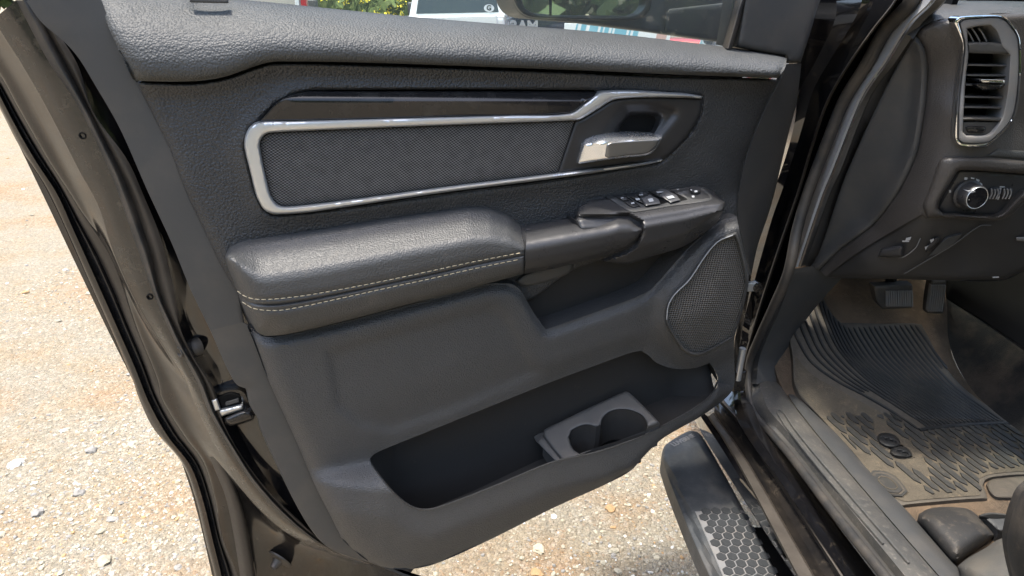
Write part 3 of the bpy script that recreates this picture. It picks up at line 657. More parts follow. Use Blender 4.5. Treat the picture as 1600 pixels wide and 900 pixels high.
part('window_channel', [band([(P('1178,-25 1166,0 1155,38 1144,76'), -.050), (P('1173,-25 1160,0 1149,38 1138,76'), -.036), (P('1168,-25 1154,0 1143,38 1132,75'), -.050), (P('1164,-25 1150,0 1139,38 1128,75'), -.075)], m_rub, 30, frame=D, sub=4)])
g_ = D.pt(P('110,-26 383,1 800,40 1066,66 1136,76'), -.078); gu = (g_[-1] - g_[0]) * [1, 1, 0]
part('window_glass', [prism(np.r_[g_, [g_[-1] + [0, 0, .12], g_[-1] - gu * .36 + [0, 0, .50], g_[0] + gu * .05 + [0, 0, .52]]], -D.n * .0035, m_glass)])
# upper frame of the door round the glass
ft = [g_[0] - gu * .02, g_[0] + gu * .03 + [0, 0, .54], g_[-1] - gu * .36 + [0, 0, .52], g_[-1] + gu * .10 + [0, 0, .10]]
fpath = np.concatenate([np.linspace(ft[i], ft[i + 1], 8)[(1 if i else 0):] for i in range(3)]) + D.n * .03
part('upper_frame', [tube(fpath, .026, m_paint, 10)])

# ---- door mirror beyond the glass
MIR = Frame(D.n, D.dist + .20, D.e1, (0, 0, 1))
part('mirror_housing', [relief(MIR, '796,-60 798,-10 802,8 812,22 826,29 850,32 902,36 960,43 1022,51 1127,66 1140,30 1150,-60', lambda q, d: .02 - .045 * sst(q[:, 0], 1000, 1040) + .012 * arc(d, 6) - .018 * sst(pdist(q, P('812,-60 812,-5 818,14 832,22 860,25 980,26 1000,20 1010,8 1014,-60')), 0, 3) * inside(q, P('812,-60 812,-5 818,14 832,22 860,25 980,26 1000,20 1010,8 1014,-60')), m_hard, step=2.5, back=-.09, rings=(1, 3, 6)),
     relief(MIR, '1038,52 1040,22 1046,14 1090,9 1150,2 1150,64 1127,64', lambda q, d: -.012 + .004 * arc(d, 3), m_hard, step=8, back=-.03, rings=(1, 2)),
     relief(MIR, '1007,22 1011,20 1040,50 1036,52', -.004, m_hard, step=8, back=-.03, rings=())])
m_mirror = M('mirror glass', (.86, .90, .88), .015, metal=1.)
part('mirror_rim', [relief(MIR, '800,-60 801,-8 806,8 815,20 828,26.5 850,29 902,31 985,32 1008,25 1018,10 1022,-60', lambda q, d: .036 + .004 * arc(d, 3), m_bez, step=4, back=.0, rings=(1, 2.5), holes=[P('814,-58 814,-5 820,13 834,21 858,25 980,25.5 999,19.5 1008,7 1012,-58')])])
part('mirror_glass', [relief(MIR, '814,-60 814,-5 820,13 834,21 858,24.5 858,-60', .020, m_mirror, step=30, back=.012, rings=()), relief(MIR, '863,-60 862,24.6 980,25 999,19 1008,7 1012,-60', .0235, m_mirror, step=30, back=.012, rings=())])
# hinge strap
part('check_strap', [box(dpt(1168, 448, -.07), (.05, .012, .02), m_satin, .003, axes=[D.e1, -D.n, (0, 0, 1)]), lathe(dpt(1181, 447, -.07), -D.n, [(.0001, -.008), (.011, -.008), (.011, .008), (.006, .010), (.0001, .010)], m_paintd, 18)])
part('hinge', [box(dpt(1151, 592, -.07), (.03, .03, .055), m_paintd, .006, axes=[D.e1, -D.n, (0, 0, 1)]), lathe(dpt(1155, 575, -.06), (0, 0, 1), [(.0001, -.03), (.008, -.03), (.008, .05), (.0001, .05)], m_satin, 14)])

# ================================================================== body round the door opening
def bpart(name, ch, parent=truck, **k): return make(name, ch, parent, **k)
def yp(s, r):
    """points of a traced curve, each on its own upright plane at distance r beside the camera line"""
    px = resamp(cat(P(s) if isinstance(s, str) else s, 6), 90); rr = np.interp(np.linspace(0, 1, 90), np.linspace(0, 1, len(np.atleast_1d(r))), np.atleast_1d(r))
    d = rays(px); return CAM + d * (rr / (-d[:, 1]))[:, None]
B0 = '1302,-30 1307,0 1304,33 1272,100 1251,138 1245,165 1240,200 1226,250 1209,297 1190,345 1181,383 1166,450 1149,533 1146,583 1148,622'
B1 = '1408,-30 1399,0 1366,43 1326,100 1292,160 1268,230 1248,297 1213,400 1186,483 1168,545 1162,575 1163,605'
Bm = .5 * resamp(cat(P(B0), 6), 40) + .5 * resamp(cat(P(B1), 6), 40)
B2 = '1434,-30 1426,0 1386,43 1356,97 1319,157 1296,213 1263,300 1246,357 1232,425 1212,476 1184,536 1173,564 1170,600'
bpart('a_pillar', [grid([r for r in (yp(B0, [.565, .56, .55]), yp(np.asarray(Bm) - [6, 0], [.59, .57, .555]), yp(np.asarray(Bm) + [6, 0], [.60, .60, .565]), yp(B1, [.615, .60, .572]))], m_paint),
    grid([yp(P(B1) - [2, 0], [.612, .597, .568]), yp(B1, [.605, .59, .565]), yp(P(B1) + [3, 0], [.618, .60, .572])], m_flange),
    grid([yp(P(B1) + [3, 0], [.618, .60, .572]), yp(.5 * resamp(P(B1), 50) + .5 * resamp(P(B2), 50), [.65, .63, .59]), yp(B2, [.635, .62, .575])], m_paint)])
SEAL = '1434,-30 1426,0 1386,43 1356,97 1319,157 1296,213 1263,300 1246,357 1232,425 1210,476 1182,536 1171,564 1169,600 1178,643 1200,671 1235,712 1302,800 1380,897 1412,940'
sp_ = yp(SEAL, [.64, .635, .62, .59, .575, .572, .57, .57]); sp_ = yp(P(SEAL), [.64, .635, .62, .59, .575, .572, .57, .57])
bpart('opening_seal', [tube(sp_, np.interp(np.linspace(0, 1, 90), [0, .45, .6, 1], [.012, .011, .0085, .0085]), m_rub, 12)])
B3 = '1484,-30 1476,0 1443,33 1399,97 1366,140 1343,190 1313,267 1299,297 1273,367 1255,415'
B2s = '1442,-30 1434,0 1394,43 1364,97 1327,157 1304,213 1271,300 1253,357 1236,420'
B23 = .42 * resamp(cat(P(B2s), 6), 40) + .58 * resamp(cat(P(B3), 6), 40)
bpart('pillar_trim', [grid([yp(B2s, [.655, .645, .63]), yp(np.asarray(B23) - [4, 0], [.645, .64, .625]), yp(B23, [.65, .645, .63])], m_cap),
    grid([yp(np.asarray(B23) + [1, 0], [.665, .66, .645]), yp(np.asarray(B23) + [4, 0], [.66, .655, .64]), yp(B3, [.67, .665, .65]), yp(P(B3) + [3, 0], [.70, .70, .70])], m_hard)])

capLe = np.r_[P('1462,0 1446,33'), P('1430,58 1400,107 1360,187 1326,263 1313,297 1280,393 1266,417')]
make('pillar_filler', [grid([yp(P(B3)[1:] + [1, 0], [.672, .668, .655]), yp(capLe, [.685, .69, .69]), yp(capLe + [6, 0], [.74, .74, .74])], m_hard)], truck)
# sill and rocker
zp = lambda s, z: zplane(z).pt(resamp(cat(P(s) if isinstance(s, str) else s, 6), 90))
S0 = '1070,630 1084,654 1100,683 1150,762 1238,900 1265,942'
S1 = '1082,630 1095,651 1126,698 1170,768 1255,903 1280,942'
S2 = '1105,650 1114,664 1126,681 1160,739 1244,899 1262,930'
S3 = '1116,645 1126,660 1141,680 1178,736 1272,899 1290,930'
S4 = '1116,610 1127,627 1157,661 1207,735 1260,816 1312,897 1336,935'
S5 = '1149,590 1148,620 1152,655 1179,699 1214,745 1272,830 1322,903 1340,930'
S6 = '1166,590 1172,626 1194,676 1228,718 1262,760 1312,832 1358,903 1376,930'
S7 = '1167,590 1172,616 1184,650 1206,684 1238,724 1302,812 1366,897 1392,930'
bpart('rocker', [grid([zp(S0, .42), zp(S0, .50), zp(S0, .515) + [0, -.004, 0], zp(S1, .552), zp(S2, .560)], m_paint),
    grid([zp(S2, .560), zp(P(S2) + [3, 0], .569), zp(P(S3) - [3, 0], .570), zp(S3, .562)], m_flange),
    grid([zp(S3, .562), zp(.6 * resamp(P(S3), 60) + .4 * resamp(P(S4), 60), .556), zp(P(S4) - [5, 0], .566)], m_paintd),
    grid([zp(P(S4) - [5, 0], .566), zp(S4, .585), zp(P(S4) + [4, 0], .586), zp(P(S4) + [6, 0], .578)], m_flange),
    grid([zp(P(S4) + [6, 0], .578), zp(S5, .590), zp(.6 * resamp(P(S5), 60) + .4 * resamp(P(S6), 60), .600), zp(S6, .596), zp(S7, .588)], m_paint)])
PL0 = '1171,560 1170,600 1180,643 1202,668 1238,709 1305,797 1384,897 1416,940'
S10 = '1216,545 1212,572 1223,604 1240,633 1260,659 1279,683 1370,790 1463,897 1500,940'
S11 = '1239,545 1238,575 1239,596 1251,621 1282,654 1307,677 1356,733 1430,812 1493,883 1535,930'
mixc = lambda a_, b_, t: (1 - t) * resamp(cat(P(a_), 6), 90) + t * resamp(cat(P(b_), 6), 90)
bpart('sill_plate', [grid([yp(PL0, [.575, .572, .572]) , zp(mixc(PL0, S10, .16), .612), zp(mixc(PL0, S10, .35), .628), zp(mixc(PL0, S10, .60), .630), zp(mixc(PL0, S10, .95), .622), zp(S10, .612)], m_sill),
    tube(zplane(.632).pt(cat(P('1216,640 1222,642 1240,668 1262,696 1340,788 1420,880'), 6)), .0022, m_sill, 6), tube(zplane(.631).pt(cat(P('1214,645 1232,672 1300,756 1380,850'), 6)), .0022, m_sill, 6)])
bpart('carpet_edge', [grid([zp(S10, .606), zp(P(S10) + [2, 0], .613), zp(mixc(S10, S11, .5), .613), zp(P(S11) - [2, 0], .606), zp(S11, .590)], m_hard)])

# ------------------------------------------------------------------ floor, toe board, tunnel
FZ = .585; FL = zplane(FZ)
def floor_w(q, d=None):
    r = rays(q); tf = (FZ - CAM[2]) / np.minimum(r[:, 2], -.05); k = .62; x0 = 1.36
    den = r[:, 2] - k * r[:, 0]; tsl = (FZ - CAM[2] - k * x0) / den
    t = np.minimum(tf, tsl); z = CAM[2] + t * r[:, 2]; return np.maximum(z - FZ, 0)
bpart('floor', [relief(FL, '1225,400 1500,400 1486,470 1484,540 1512,600 1560,645 1680,740 1680,960 1500,960 1380,800 1290,690 1215,590 1212,480', floor_w, m_carpet, step=14, back=-.04, rings=())])
bpart('tunnel_side', [grid([yp('1479,430 1480,480 1484,540 1512,600 1556,645 1680,735', 1.06), yp('1477,425 1480,470 1500,520 1540,580 1580,620 1690,700', 1.09), yp('1476,420 1478,466 1534,499 1599,542 1720,625', 1.13)], m_carpetd),
    grid([yp('1476,420 1478,466 1534,499 1599,542 1720,625', 1.13), yp('1478,420 1480,463 1536,495 1601,538 1722,621', 1.125), yp('1480,400 1490,440 1545,460 1610,480 1730,540', 1.12), yp('1484,380 1500,400 1560,400 1620,400 1740,400', 1.12)], m_lowdash)])
bpart('kick_panel', [grid([yp('1231,425 1212,476 1185,536 1173,564 1171,600', [.62, .60, .58]), yp('1240,420 1222,476 1198,530 1186,562 1182,600', [.63, .61, .59]), yp('1275,415 1250,470 1228,530 1214,565 1212,600', [.68, .67, .64]), yp('1330,420 1290,462 1250,515 1238,560 1236,600', [.76, .74, .70])], m_hard)])
bpart('fender', [grid([yp('1310,30 1276,102 1256,142 1244,200 1213,297 1187,383 1170,450 1152,533 1150,622', [.575, .57, .56]) + [x, -y, 0] for x, y in ((0, 0), (.02, .01), (.25, .0), (.9, .02), (1.3, .1))], m_paint)])
bpart('dark_backing', [relief(yplane(.76), '1340,-30 1500,-30 1475,40 1452,120 1440,240 1400,330 1330,400 1270,425 1262,380 1310,250 1370,120', 0, m_black, step=40, back=-.01, rings=())])  # black plate added behind the pillar gap to close a light leak
# pedals
XP = xplane(1.47)
ribs = [relief(XP, np.array([[x, 455], [x + 1.8, 455], [x + 2.4, 479], [x + .6, 479]]), .012, m_hexgap, step=9, back=.0, rings=(), closed_smooth=False) for x in np.arange(1385, 1425, 3.6)]
bpart('brake_pedal', [relief(XP, '1364,446 1424,443 1426,447 1427,478 1424,481 1379,483 1370,472', lambda q, d: .006 * arc(d, 5), m_rub, step=5, back=-.02, rings=(1, 3))] + ribs + [tube(XP.pt(P('1398,460 1400,420'), [-.01, .0]) + [.02, 0, 0], .012, m_black, 8)])
ribs = [relief(XP, np.array([[x + 5, 446], [x + 6.4, 446], [x + 1.2, 487], [x, 487]]), .012, m_hexgap, step=9, back=.0, rings=(), closed_smooth=False) for x in np.arange(1451, 1474, 3.4)]
bpart('accelerator_pedal', [relief(XP, '1455,438 1479,438 1478,450 1474,488 1471,490 1449,489 1450,470', lambda q, d: .006 * arc(d, 4), m_rub, step=5, back=-.02, rings=(1, 2.5))] + ribs + [tube(XP.pt(P('1466,450 1468,410'), [-.01, 0]) + [.02, 0, 0], .010, m_black, 8)])

# ------------------------------------------------------------------ dashboard
DX = xplane(1.20)
ctl = np.array([(1430,60,-.03),(1400,107,-.07),(1360,187,-.12),(1326,263,-.165),(1299,330,-.20),(1266,417,-.25),(1299,436,-.21),(1450,110,-.035),(1446,167,-.035),(1433,240,-.04),(1406,297,-.065),(1366,350,-.125),(1316,387,-.19),(1475,60,0),(1480,170,0),(1465,260,0),(1445,330,-.005),(1410,360,-.045),(1345,400,-.13),(1600,30,0),(1600,200,0),(1600,320,0),(1600,400,-.03),(1500,400,-.035),(1430,425,-.06),(1720,200,0),(1720,430,-.05),(1500,440,-.05),(1570,440,-.05),(1720,20,0)], float)
def rbf(ctl, sm=1e-6):
    p = ctl[:, :2] / 100; n = len(p)
    ph = lambda r2: np.where(r2 > 0, r2 * np.log(np.maximum(r2, 1e-12)) * .5, 0)
    K = ph(((p[:, None] - p[None]) ** 2).sum(2)); A = np.zeros((n + 3, n + 3)); A[:n, :n] = K + sm * np.eye(n); A[:n, n] = 1; A[:n, n+1:] = p; A[n:, :n] = A[:n, n:].T
    c = np.linalg.solve(A, np.r_[ctl[:, 2], 0, 0, 0])
    return lambda q: ph(((q[:, None] / 100 - p[None]) ** 2).sum(2)) @ c[:n] + c[n] + (q / 100) @ c[n+1:]
dfield = rbf(ctl)
capL = P('1430,58 1400,107 1360,187 1326,263 1313,297 1280,393 1266,417')
capR = P('1436,60 1446,78 1450,110 1446,167 1433,240 1406,297 1366,350 1316,387 1280,422')
vent_hole = P('1511,45 1530,41 1547,40 1556,48 1563,65 1565,72 1578,86 1577,100 1574,140 1568,176 1565,186 1556,200 1543,211 1510,212 1504,206 1506,170 1509,120 1513,86 1512,66')
knob_hole = P('1496,268 1500,266 1520,266 1600,271.5 1740,280 1740,300 1600,299 1578,322 1568,332 1556,337.5 1500,335 1476,334.5 1466,326 1468,315')
dash = bpart('dashboard', [relief(DX, np.r_[P('1430,54 1440,42 1458,33 1484,28 1531,22 1600,20 1740,20 1740,330 1600,318 1579,337 1558,345 1476,341 1449,342 1442,334 1400,358 1340,395 1290,432'), capR[::-1]], lambda q, d: dfield(q) - .02 * (1 - arc(pdist(q, P('1430,54 1440,42 1458,33 1484,28 1531,22 1600,20 1740,20'), False), 10)) - .006 * (1 - arc(pdist(q, capR, False), 8)), m_dash, step=8, back=-.05, rings=(1, 3, 6, 9), wall=False, holes=[vent_hole, knob_hole])])
def dpart(name, ch, parent=dash, **k): return make(name, ch, parent, **k)
dpart('end_cap', [relief(DX, np.r_[capL, capR[::-1]], lambda q, d: dfield(q) - .010 + .004 * arc(d, 4) + .012 * np.exp(-(pdist(q, capR + [-9, 0], False) / 9) ** 2), m_hard, step=8, back=-.32, rings=(1, 3, 6, 10), wall=False)])
topA = DX.pt(resamp(P('1426,62 1440,42 1458,33 1484,28 1531,22 1600,20 1740,20'), 60), -.02)
tB = topA + np.array([.10, 0, .016]); tC = topA + np.array([.32, 0, .020]); tD = topA + np.array([.62, 0, -.03])
dpart('dash_top', [grid([topA, topA + [.012, 0, .006], tB, tC, tD], m_dasht)])
dpart('knee_panel', [relief(DX, '1443,333 1449,341 1476,340.5 1558,344.5 1579,336.5 1600,317.5 1740,330 1740,395 1600,424 1570,438 1484,438.5 1400,436 1300,434 1287,430 1340,394.5 1400,357.5', lambda q, d: dfield(q) - .006 - .02 * (1 - arc(pdist(q, P('1300,434 1400,436 1484,438.5 1570,438 1600,424'), False), 9)), m_lowdash, step=8, back=-.12, rings=(1, 3, 6))])
def on_dash(s, h, mat, r=2, rise=.003, step=4, rings=(.8, 1.8), back=-.01, smooth=True, cc=40, fr=DX, holes=()):
    return relief(fr, s, lambda q, d: dfield(q) + h - rise + rise * arc(d, r), mat, step=step, back=back, rings=rings, closed_smooth=smooth, corner=cc, ostep=2.5, holes=holes)
def tubepx(s, w, rad, mat, seg=6, fr=DX): 
    q = cat(P(s), 4); return tube(fr.pt(q, dfield(q) + w), rad, mat, seg)
dpart('seam_trim', [tubepx('1413,428 1445,409 1490,382 1531,353 1548,352', .001, .0013, m_hard), relief(DX, '1452,400 1470,380 1484,371 1503,366 1490,381 1470,394', lambda q, d: dfield(q) + .002, m_hexgap if False else m_hard, step=5, back=-.02, rings=(1,))])
dpart('brake_release', [relief(DX, '1372,401 1376,389 1390,386 1408,384 1412,386 1411,399 1408,403', lambda q, d: dfield(q) + .012 * arc(d, 6), m_grip, step=3, back=-.03, rings=(1, 3, 5)), tubepx('1438,373 1430,388 1413,401 1404,403', .001, .001, m_hexgap), on_dash('1416,372 1424,370 1422,375 1415,376', .002, m_white, rings=()), on_dash('1410,376 1421,376 1420,378 1410,378', .002, m_white, rings=())])
dpart('pedal_switch', [on_dash('1446,388 1462,372 1468,370 1466,378 1448,394', .003, m_btn), on_dash('1453,375 1459,373 1460,379 1455,380', .005, m_white, rings=()), on_dash('1445,386 1451,384 1452,388 1446,390', .005, m_white, rings=())])
dpart('cover_tab', on_dash('1588,371 1600,370 1640,371 1640,377 1600,377 1588,376', .004, m_hexgap)); dpart('cover_screw', [on_dash('1551,432.5 1561,432 1561,434 1551,434.5', .012, m_white, rings=())])
# air vent
vo = P('1489,35 1494,28 1503,25 1555,23 1570,26 1582,37 1590,48 1595,61 1596,90 1595,128 1590,171 1583,190 1573,203 1552,223 1542,229 1528,231 1502,229 1494,224 1491,213 1493,180 1497,133 1501,95 1503,72 1498,55')
vi = P('1503,39 1512,34 1530,32 1555,31 1566,34 1575,44 1583,56 1586,66 1588,95 1587,128 1583,160 1579,178 1565,197 1550,212 1542,216 1520,217.5 1506,217 1500,211 1502,180 1505,133 1509,95 1511,68 1508,52')
vo2 = P('1499,36 1506,31 1530,28.5 1555,27 1569,30.5 1579,41 1587,52 1591,64 1592.5,92 1591,128 1586.5,166 1581,184 1569,200 1551,217 1542,222 1524,224 1504,223 1497,217 1497.5,180 1501,133 1505.5,95 1507.5,70 1503.5,52')
dpart('air_vent', [on_dash(vo, .016, m_chrome, r=3, rise=.008, rings=(.8, 2, 3.4), holes=[vo2], back=-.005),
    on_dash(vo2, .013, m_hexgap, r=3, rise=.004, rings=(1, 2), holes=[P('1511,45 1530,41 1547,40 1556,48 1563,65 1565,72 1578,86 1577,100 1574,140 1568,176 1565,186 1556,200 1543,211 1510,212 1504,206 1506,170 1509,120 1513,86 1512,66')], back=-.03),
    on_dash('1495,30 1560,25 1592,60 1590,170 1545,228 1498,226 1503,90', -.04, m_black, rings=(), back=-.05),
    on_dash('1511,67 1530,66 1586,67 1588,80 1585,85 1550,84 1513,83', .012, m_hard, r=4, rise=.006, rings=(1, 3)),
    on_dash('1504,184 1530,183.5 1566,184 1563,190 1530,188 1504,188', .010, m_hard, r=3), on_dash('1504,190 1530,190 1562,190 1554,202 1543,211 1510,213 1503,207', .004, m_hard)])
for k, y in enumerate((101, 117, 132, 151, 167)):
    dpart('vent_slat', [on_dash(np.array([[1512 - k * 1.6, y - 1.2], [1540, y - .8], [1574 - k * 1.6, y], [1574 - k * 1.6, y + 3], [1540, y + 2.4], [1511 - k * 1.6, y + 2]]), .002, m_btng if k != 2 else m_hard, r=1.5, rise=.003, rings=(.6,), back=-.035)])
for x0_ in (1508, 1518, 1529):
    dpart('vent_fin', [tubepx(f'{x0_},44 {x0_+6},52 {x0_+13},65', -.002, .0012, m_hexgap)])
dpart('vent_tab', [on_dash('1529,124 1534,123 1568,123.5 1571,126 1570,131 1534,130', .022, m_chrome, r=3, rise=.006, rings=(1, 2)), on_dash('1522,133 1532,129 1570,131 1564,139 1535,141', .018, m_gloss, r=3, rise=.01)])
dpart('vent_wheel', [on_dash('1508,199 1514,197 1538,197 1541,200 1540,205 1534,208 1512,207', .010, m_gloss, r=3, rise=.006), on_dash('1502.5,199 1506.5,198.5 1507,204 1503,204.5', .006, m_white, rings=()), on_dash('1543.5,200 1550,200.5 1549,205 1543,204.5', .006, m_white, rings=())])
# headlight panel
hb = P('1442,321 1450,300 1466,255 1470,248 1482,245.5 1545,246 1600,251 1740,258 1740,318 1600,314 1580,334 1558,343 1476,340 1448,341')
hi = P('1496,268 1500,266 1520,266 1600,271.5 1740,280 1740,300 1600,299 1578,322 1568,332 1556,337.5 1500,335 1476,334.5 1466,326 1468,315')
dpart('switch_bezel', [on_dash(hb, .010, m_dash, r=7, rise=.010, rings=(1, 3, 6), holes=[hi], back=-.02), on_dash(hi, -.012, m_grip, rings=(), back=-.03), on_dash('1560,232 1575,234 1600,236 1740,243 1740,256 1600,249 1540,244 1548,240', .004, m_dasht, r=4)])
kq = P('1511,303'); kc = DX.pt(kq, dfield(kq) - .010)[0]
kax = np.array([-1., -.10, -.02])
dpart('headlight_knob', [lathe(kc, kax, [(.0001, 0), (.0265, 0), (.0262, .002), (.0225, .004), (.0215, .022), (.0205, .0245), (.0195, .0255)], m_grip, 32), lathe(kc, kax, [(.0197, .0253), (.0192, .0262), (.0185, .0258)], m_satin, 32), lathe(kc, kax, [(.0186, .0255), (.0001, .0256)], m_gloss, 32)]
    + [on_dash(s, .020, m_white, rings=(), back=.0) for s in ('1513,299 1523,297 1524,300 1514,302', '1512,310 1517,309 1517,314 1512,314.5')]
    + [on_dash(s, -.009, m_white, rings=(), back=-.012) for s in ('1483,297 1486,297 1486,301 1483,301', '1507,277 1512,277.5 1511,281 1507,281', '1517,277 1523,278 1522,280 1517,279', '1525,279 1531,281 1530,284 1526,283', '1531,285 1535,287 1535,292 1531,290', '1532,294 1535,294 1535,297 1532,297')])
for gx0 in (1546, 1566):
    dpart('thumb_wheel', [relief(DX, np.array([[gx0, 296], [gx0 + 4, 293], [gx0 + 13, 293], [gx0 + 17, 296], [gx0 + 14, 308], [gx0 + 8, 312], [gx0 - 1, 311], [gx0 - 3, 306]]), lambda q, d: dfield(q) - .012 + .012 * arc(d, 7), m_btn, step=4, back=-.03, rings=(1, 3, 5))] + [tubepx(f'{gx0 + dx},295 {gx0 + dx + 1},302 {gx0 + dx - 3},311', .0015, .0012, m_hexgap) for dx in (3, 8, 13)])
dpart('wheel_mark', [on_dash('1562,294 1565,294 1561,312 1558,312', -.009, m_white, rings=(), back=-.012), on_dash('1562,291 1570,291 1570,293 1562,293', -.009, m_white, rings=(), back=-.012)])

# ------------------------------------------------------------------ seat corner and rail cover
bpart('seat_rail_cover', [relief(FL, '1434,812 1436,803 1451,795 1475,792 1507,794 1521,800 1538,817 1557,836 1530,856 1512,868 1496,880 1484,872 1460,844', lambda q, d: .012 + .040 * arc(d, 34) - .012 * sst(q[:, 0] + q[:, 1], 2360, 2395), m_rail, step=6, back=.0, rings=(1, 3, 6, 12))])
bpart('seat_base', [relief(FL, '1497,884 1512,872 1540,856 1560,843 1585,838 1640,845 1660,950 1560,960 1510,930', lambda q, d: .02 + .075 * arc(d, 50), m_seat, step=7, back=.0, rings=(1, 4, 9, 18))])
bpart('seat', [relief(xplane(.74), '1573,850 1577,820 1588,785 1600,765 1640,740 1720,720 1720,960 1600,960 1582,900', lambda q, d: -.02 + .06 * arc(d, 40), m_rail, step=9, back=-.03, rings=(1, 4, 10, 20))])
bpart('rail_opening', [relief(FL, '1530,805 1545,801 1570,803 1582,808 1580,830 1560,832', lambda q, d: .022 + .012 * arc(d, 8), m_hard, step=5, back=.0, rings=(1, 3)), relief(FL, '1531,807 1548,803.5 1572,805 1580,808 1555,810', .035, m_black, step=5, back=.03, rings=())])

# ------------------------------------------------------------------ running board
RB = zplane(.45)
rb_o = P('1034,717 1036,702 1041,694 1076,673.5 1089,675 1097,682 1130,738 1169,810 1214,897 1245,960 1136,960 1107,900 1062,795')
rbl = lambda q: np.interp(q[:, 1], [690, 716, 795, 900, 960], [1040, 1040, 1078, 1123, 1150])
board = bpart('running_board', [relief(RB, rb_o, lambda q, d: -.012 * (1 - sst(q[:, 0] - rbl(q), -9, 1)) - .006 * (1 - arc(d, 4)) + .0025 * sst(q[:, 1] + .42 * (q[:, 0] - 1040) - 712.5, -2.5, 2.5) - .0, m_step, step=5, back=-.055, rings=(1, 2.5, 4))])
# hexagonal grip pads
p0 = RB.pt(P('1084,796'))[0]; ax_ = RB.pt(P('1140,925'))[0] - p0; ax_ /= np.linalg.norm(ax_); ay_ = np.array([ax_[1], -ax_[0], 0]); ay_ = ay_ if ay_[1] < 0 else -ay_
wid = abs((RB.pt(P('1160,796'))[0] - p0) @ ay_); pitch = wid / 4.9; hx = []
m_pad2 = M('dark step pad', (.026, .029, .032), .5, bumps=[('noise', 600, .0008)], var=.1)
tread = [relief(RB, '1086,799 1161,797 1169,812 1212,897 1244,960 1154,960 1128,897', lambda q, d: .003 + .0015 * arc(d, 3), m_hexgap, step=12, back=-.004, rings=(1,), corner=25)]
for i in range(16):
    for j in range(-1, 7):
        c = p0 + ax_ * (.012 + i * pitch * .86) + ay_ * (.001 + (j + .5 * (i % 2)) * pitch)
        yy = (c - p0) @ ay_
        if yy < pitch * .2 or yy > wid * .99: continue
        a_ = np.arange(6) * math.pi / 3; rr = pitch * .50
        for sc_h, zz in ((1, .006),):
            poly = c + rr * (np.cos(a_)[:, None] * ax_ * 1.0 + np.sin(a_)[:, None] * ay_ * .98) ; poly[:, 2] = .45 + .004
            tread.append(prism(poly[::-1], [0, 0, .0022], m_pad2))
make('step_tread', tread, board)
le = RB.pt(P('1050,699 1090,680')); lex = le[1] - le[0]; lw = np.linalg.norm(lex); lex /= lw; ley = np.array([-lex[1], lex[0], 0]); ley = ley if ley[0] > 0 else -ley
make('step_lettering', [letters('LUVERNE', .019, m_hexgap, RB.pt(P('1067.5,688.5'), -.001)[0], lex, ley, .002, .0006)], board)
bk = RB.pt(P('1169,812'))[0]
bpart('underbody_shade_block', [box((bk[0] - .62, -.52, .40), (1.24, .20, .07), m_black, .01)])  # black box put in for the shade under the body beside the step

# ------------------------------------------------------------------ rest of the cab (gives the inside its shade)
def slab(x0, x1, y0, y1, z0, z1, mat, bev=.02): return box(((x0 + x1) / 2, (y0 + y1) / 2, (z0 + z1) / 2), (abs(x1 - x0), abs(y1 - y0), abs(z1 - z0)), mat, bev)
bpart('roof', [slab(-1.0, .85, -.72, -2.3, 1.92, 1.97, m_paint, .02)])
bpart('headliner_bounce', [slab(-.98, .83, -.74, -2.28, 1.89, 1.915, M('grey headliner', (.5, .49, .47), .95), .01)])  # unseen light grey lining, added to bounce light down into the cab
bpart('hood', [slab(1.95, 3.1, -.80, -2.25, 1.16, 1.24, m_paint, .03)])
bpart('cowl_light_block', [slab(1.50, 1.86, -.74, -1.0, 1.12, 1.15, m_black, .004)])  # unseen slab, added to stop a sun beam reaching the floor
bpart('firewall', [slab(1.78, 1.84, -.70, -2.3, .55, 1.30, m_black, .01)])
bpart('cab_side', [slab(-1.0, 1.8, -2.36, -2.42, .45, 1.30, m_paint, .02)])
bpart('cab_floor', [slab(-1.0, 1.3, -1.15, -2.36, .50, .58, m_carpetd, .01)])
ws = np.array([[1.80, -.80, 1.38], [1.80, -2.25, 1.38], [.78, -2.15, 1.93], [.78, -.80, 1.93]])
bpart('windshield', [prism(ws, [.003, 0, .005], m_glass)])

# ================================================================== floor mat
mat_o = P('1232,517 1237,505 1246,490 1262,473 1277,457 1283,460 1300,490 1314,504 1370,505.5 1425,505 1440,507 1455,535 1470,564 1507,607 1555,642 1588,662 1640,700 1640,745 1600,742 1551,746 1540,750 1536,758 1541,772 1543,779 1507,781 1460,785 1437,787 1409,790 1380,768 1330,705 1282,654 1251,621 1240,597 1238,560')
FM = lambda h: (lambda q, d: floor_w(q) + h)
mat_obj = make('floor_mat', [relief(FL, mat_o, lambda q, d: floor_w(q) + .006 + .003 * arc(d, 3), m_mat, step=9, back=-.002, rings=(1, 3), wall=True)], None, label='black ribbed rubber floor mat caked with tan dirt under the pedals', category='floor mat')
def z6(s): q = P(s); return np.stack([1200 + .25 * q[:, 0], 420 + .25 * q[:, 1]], 1)
gl = resamp(cat(np.r_[z6('150,350 190,450 270,580 430,700 600,790 770,890'), [[1436, 672]]], 4), 40); gr = resamp(cat(np.r_[z6('920,335 990,440 1080,570 1230,740 1420,885'), [[1588, 663]]], 4), 40)
Tb = z6('150,350 185,280 310,152 400,280 455,337 500,360 900,342 960,352')
ribs = []; NR = 25
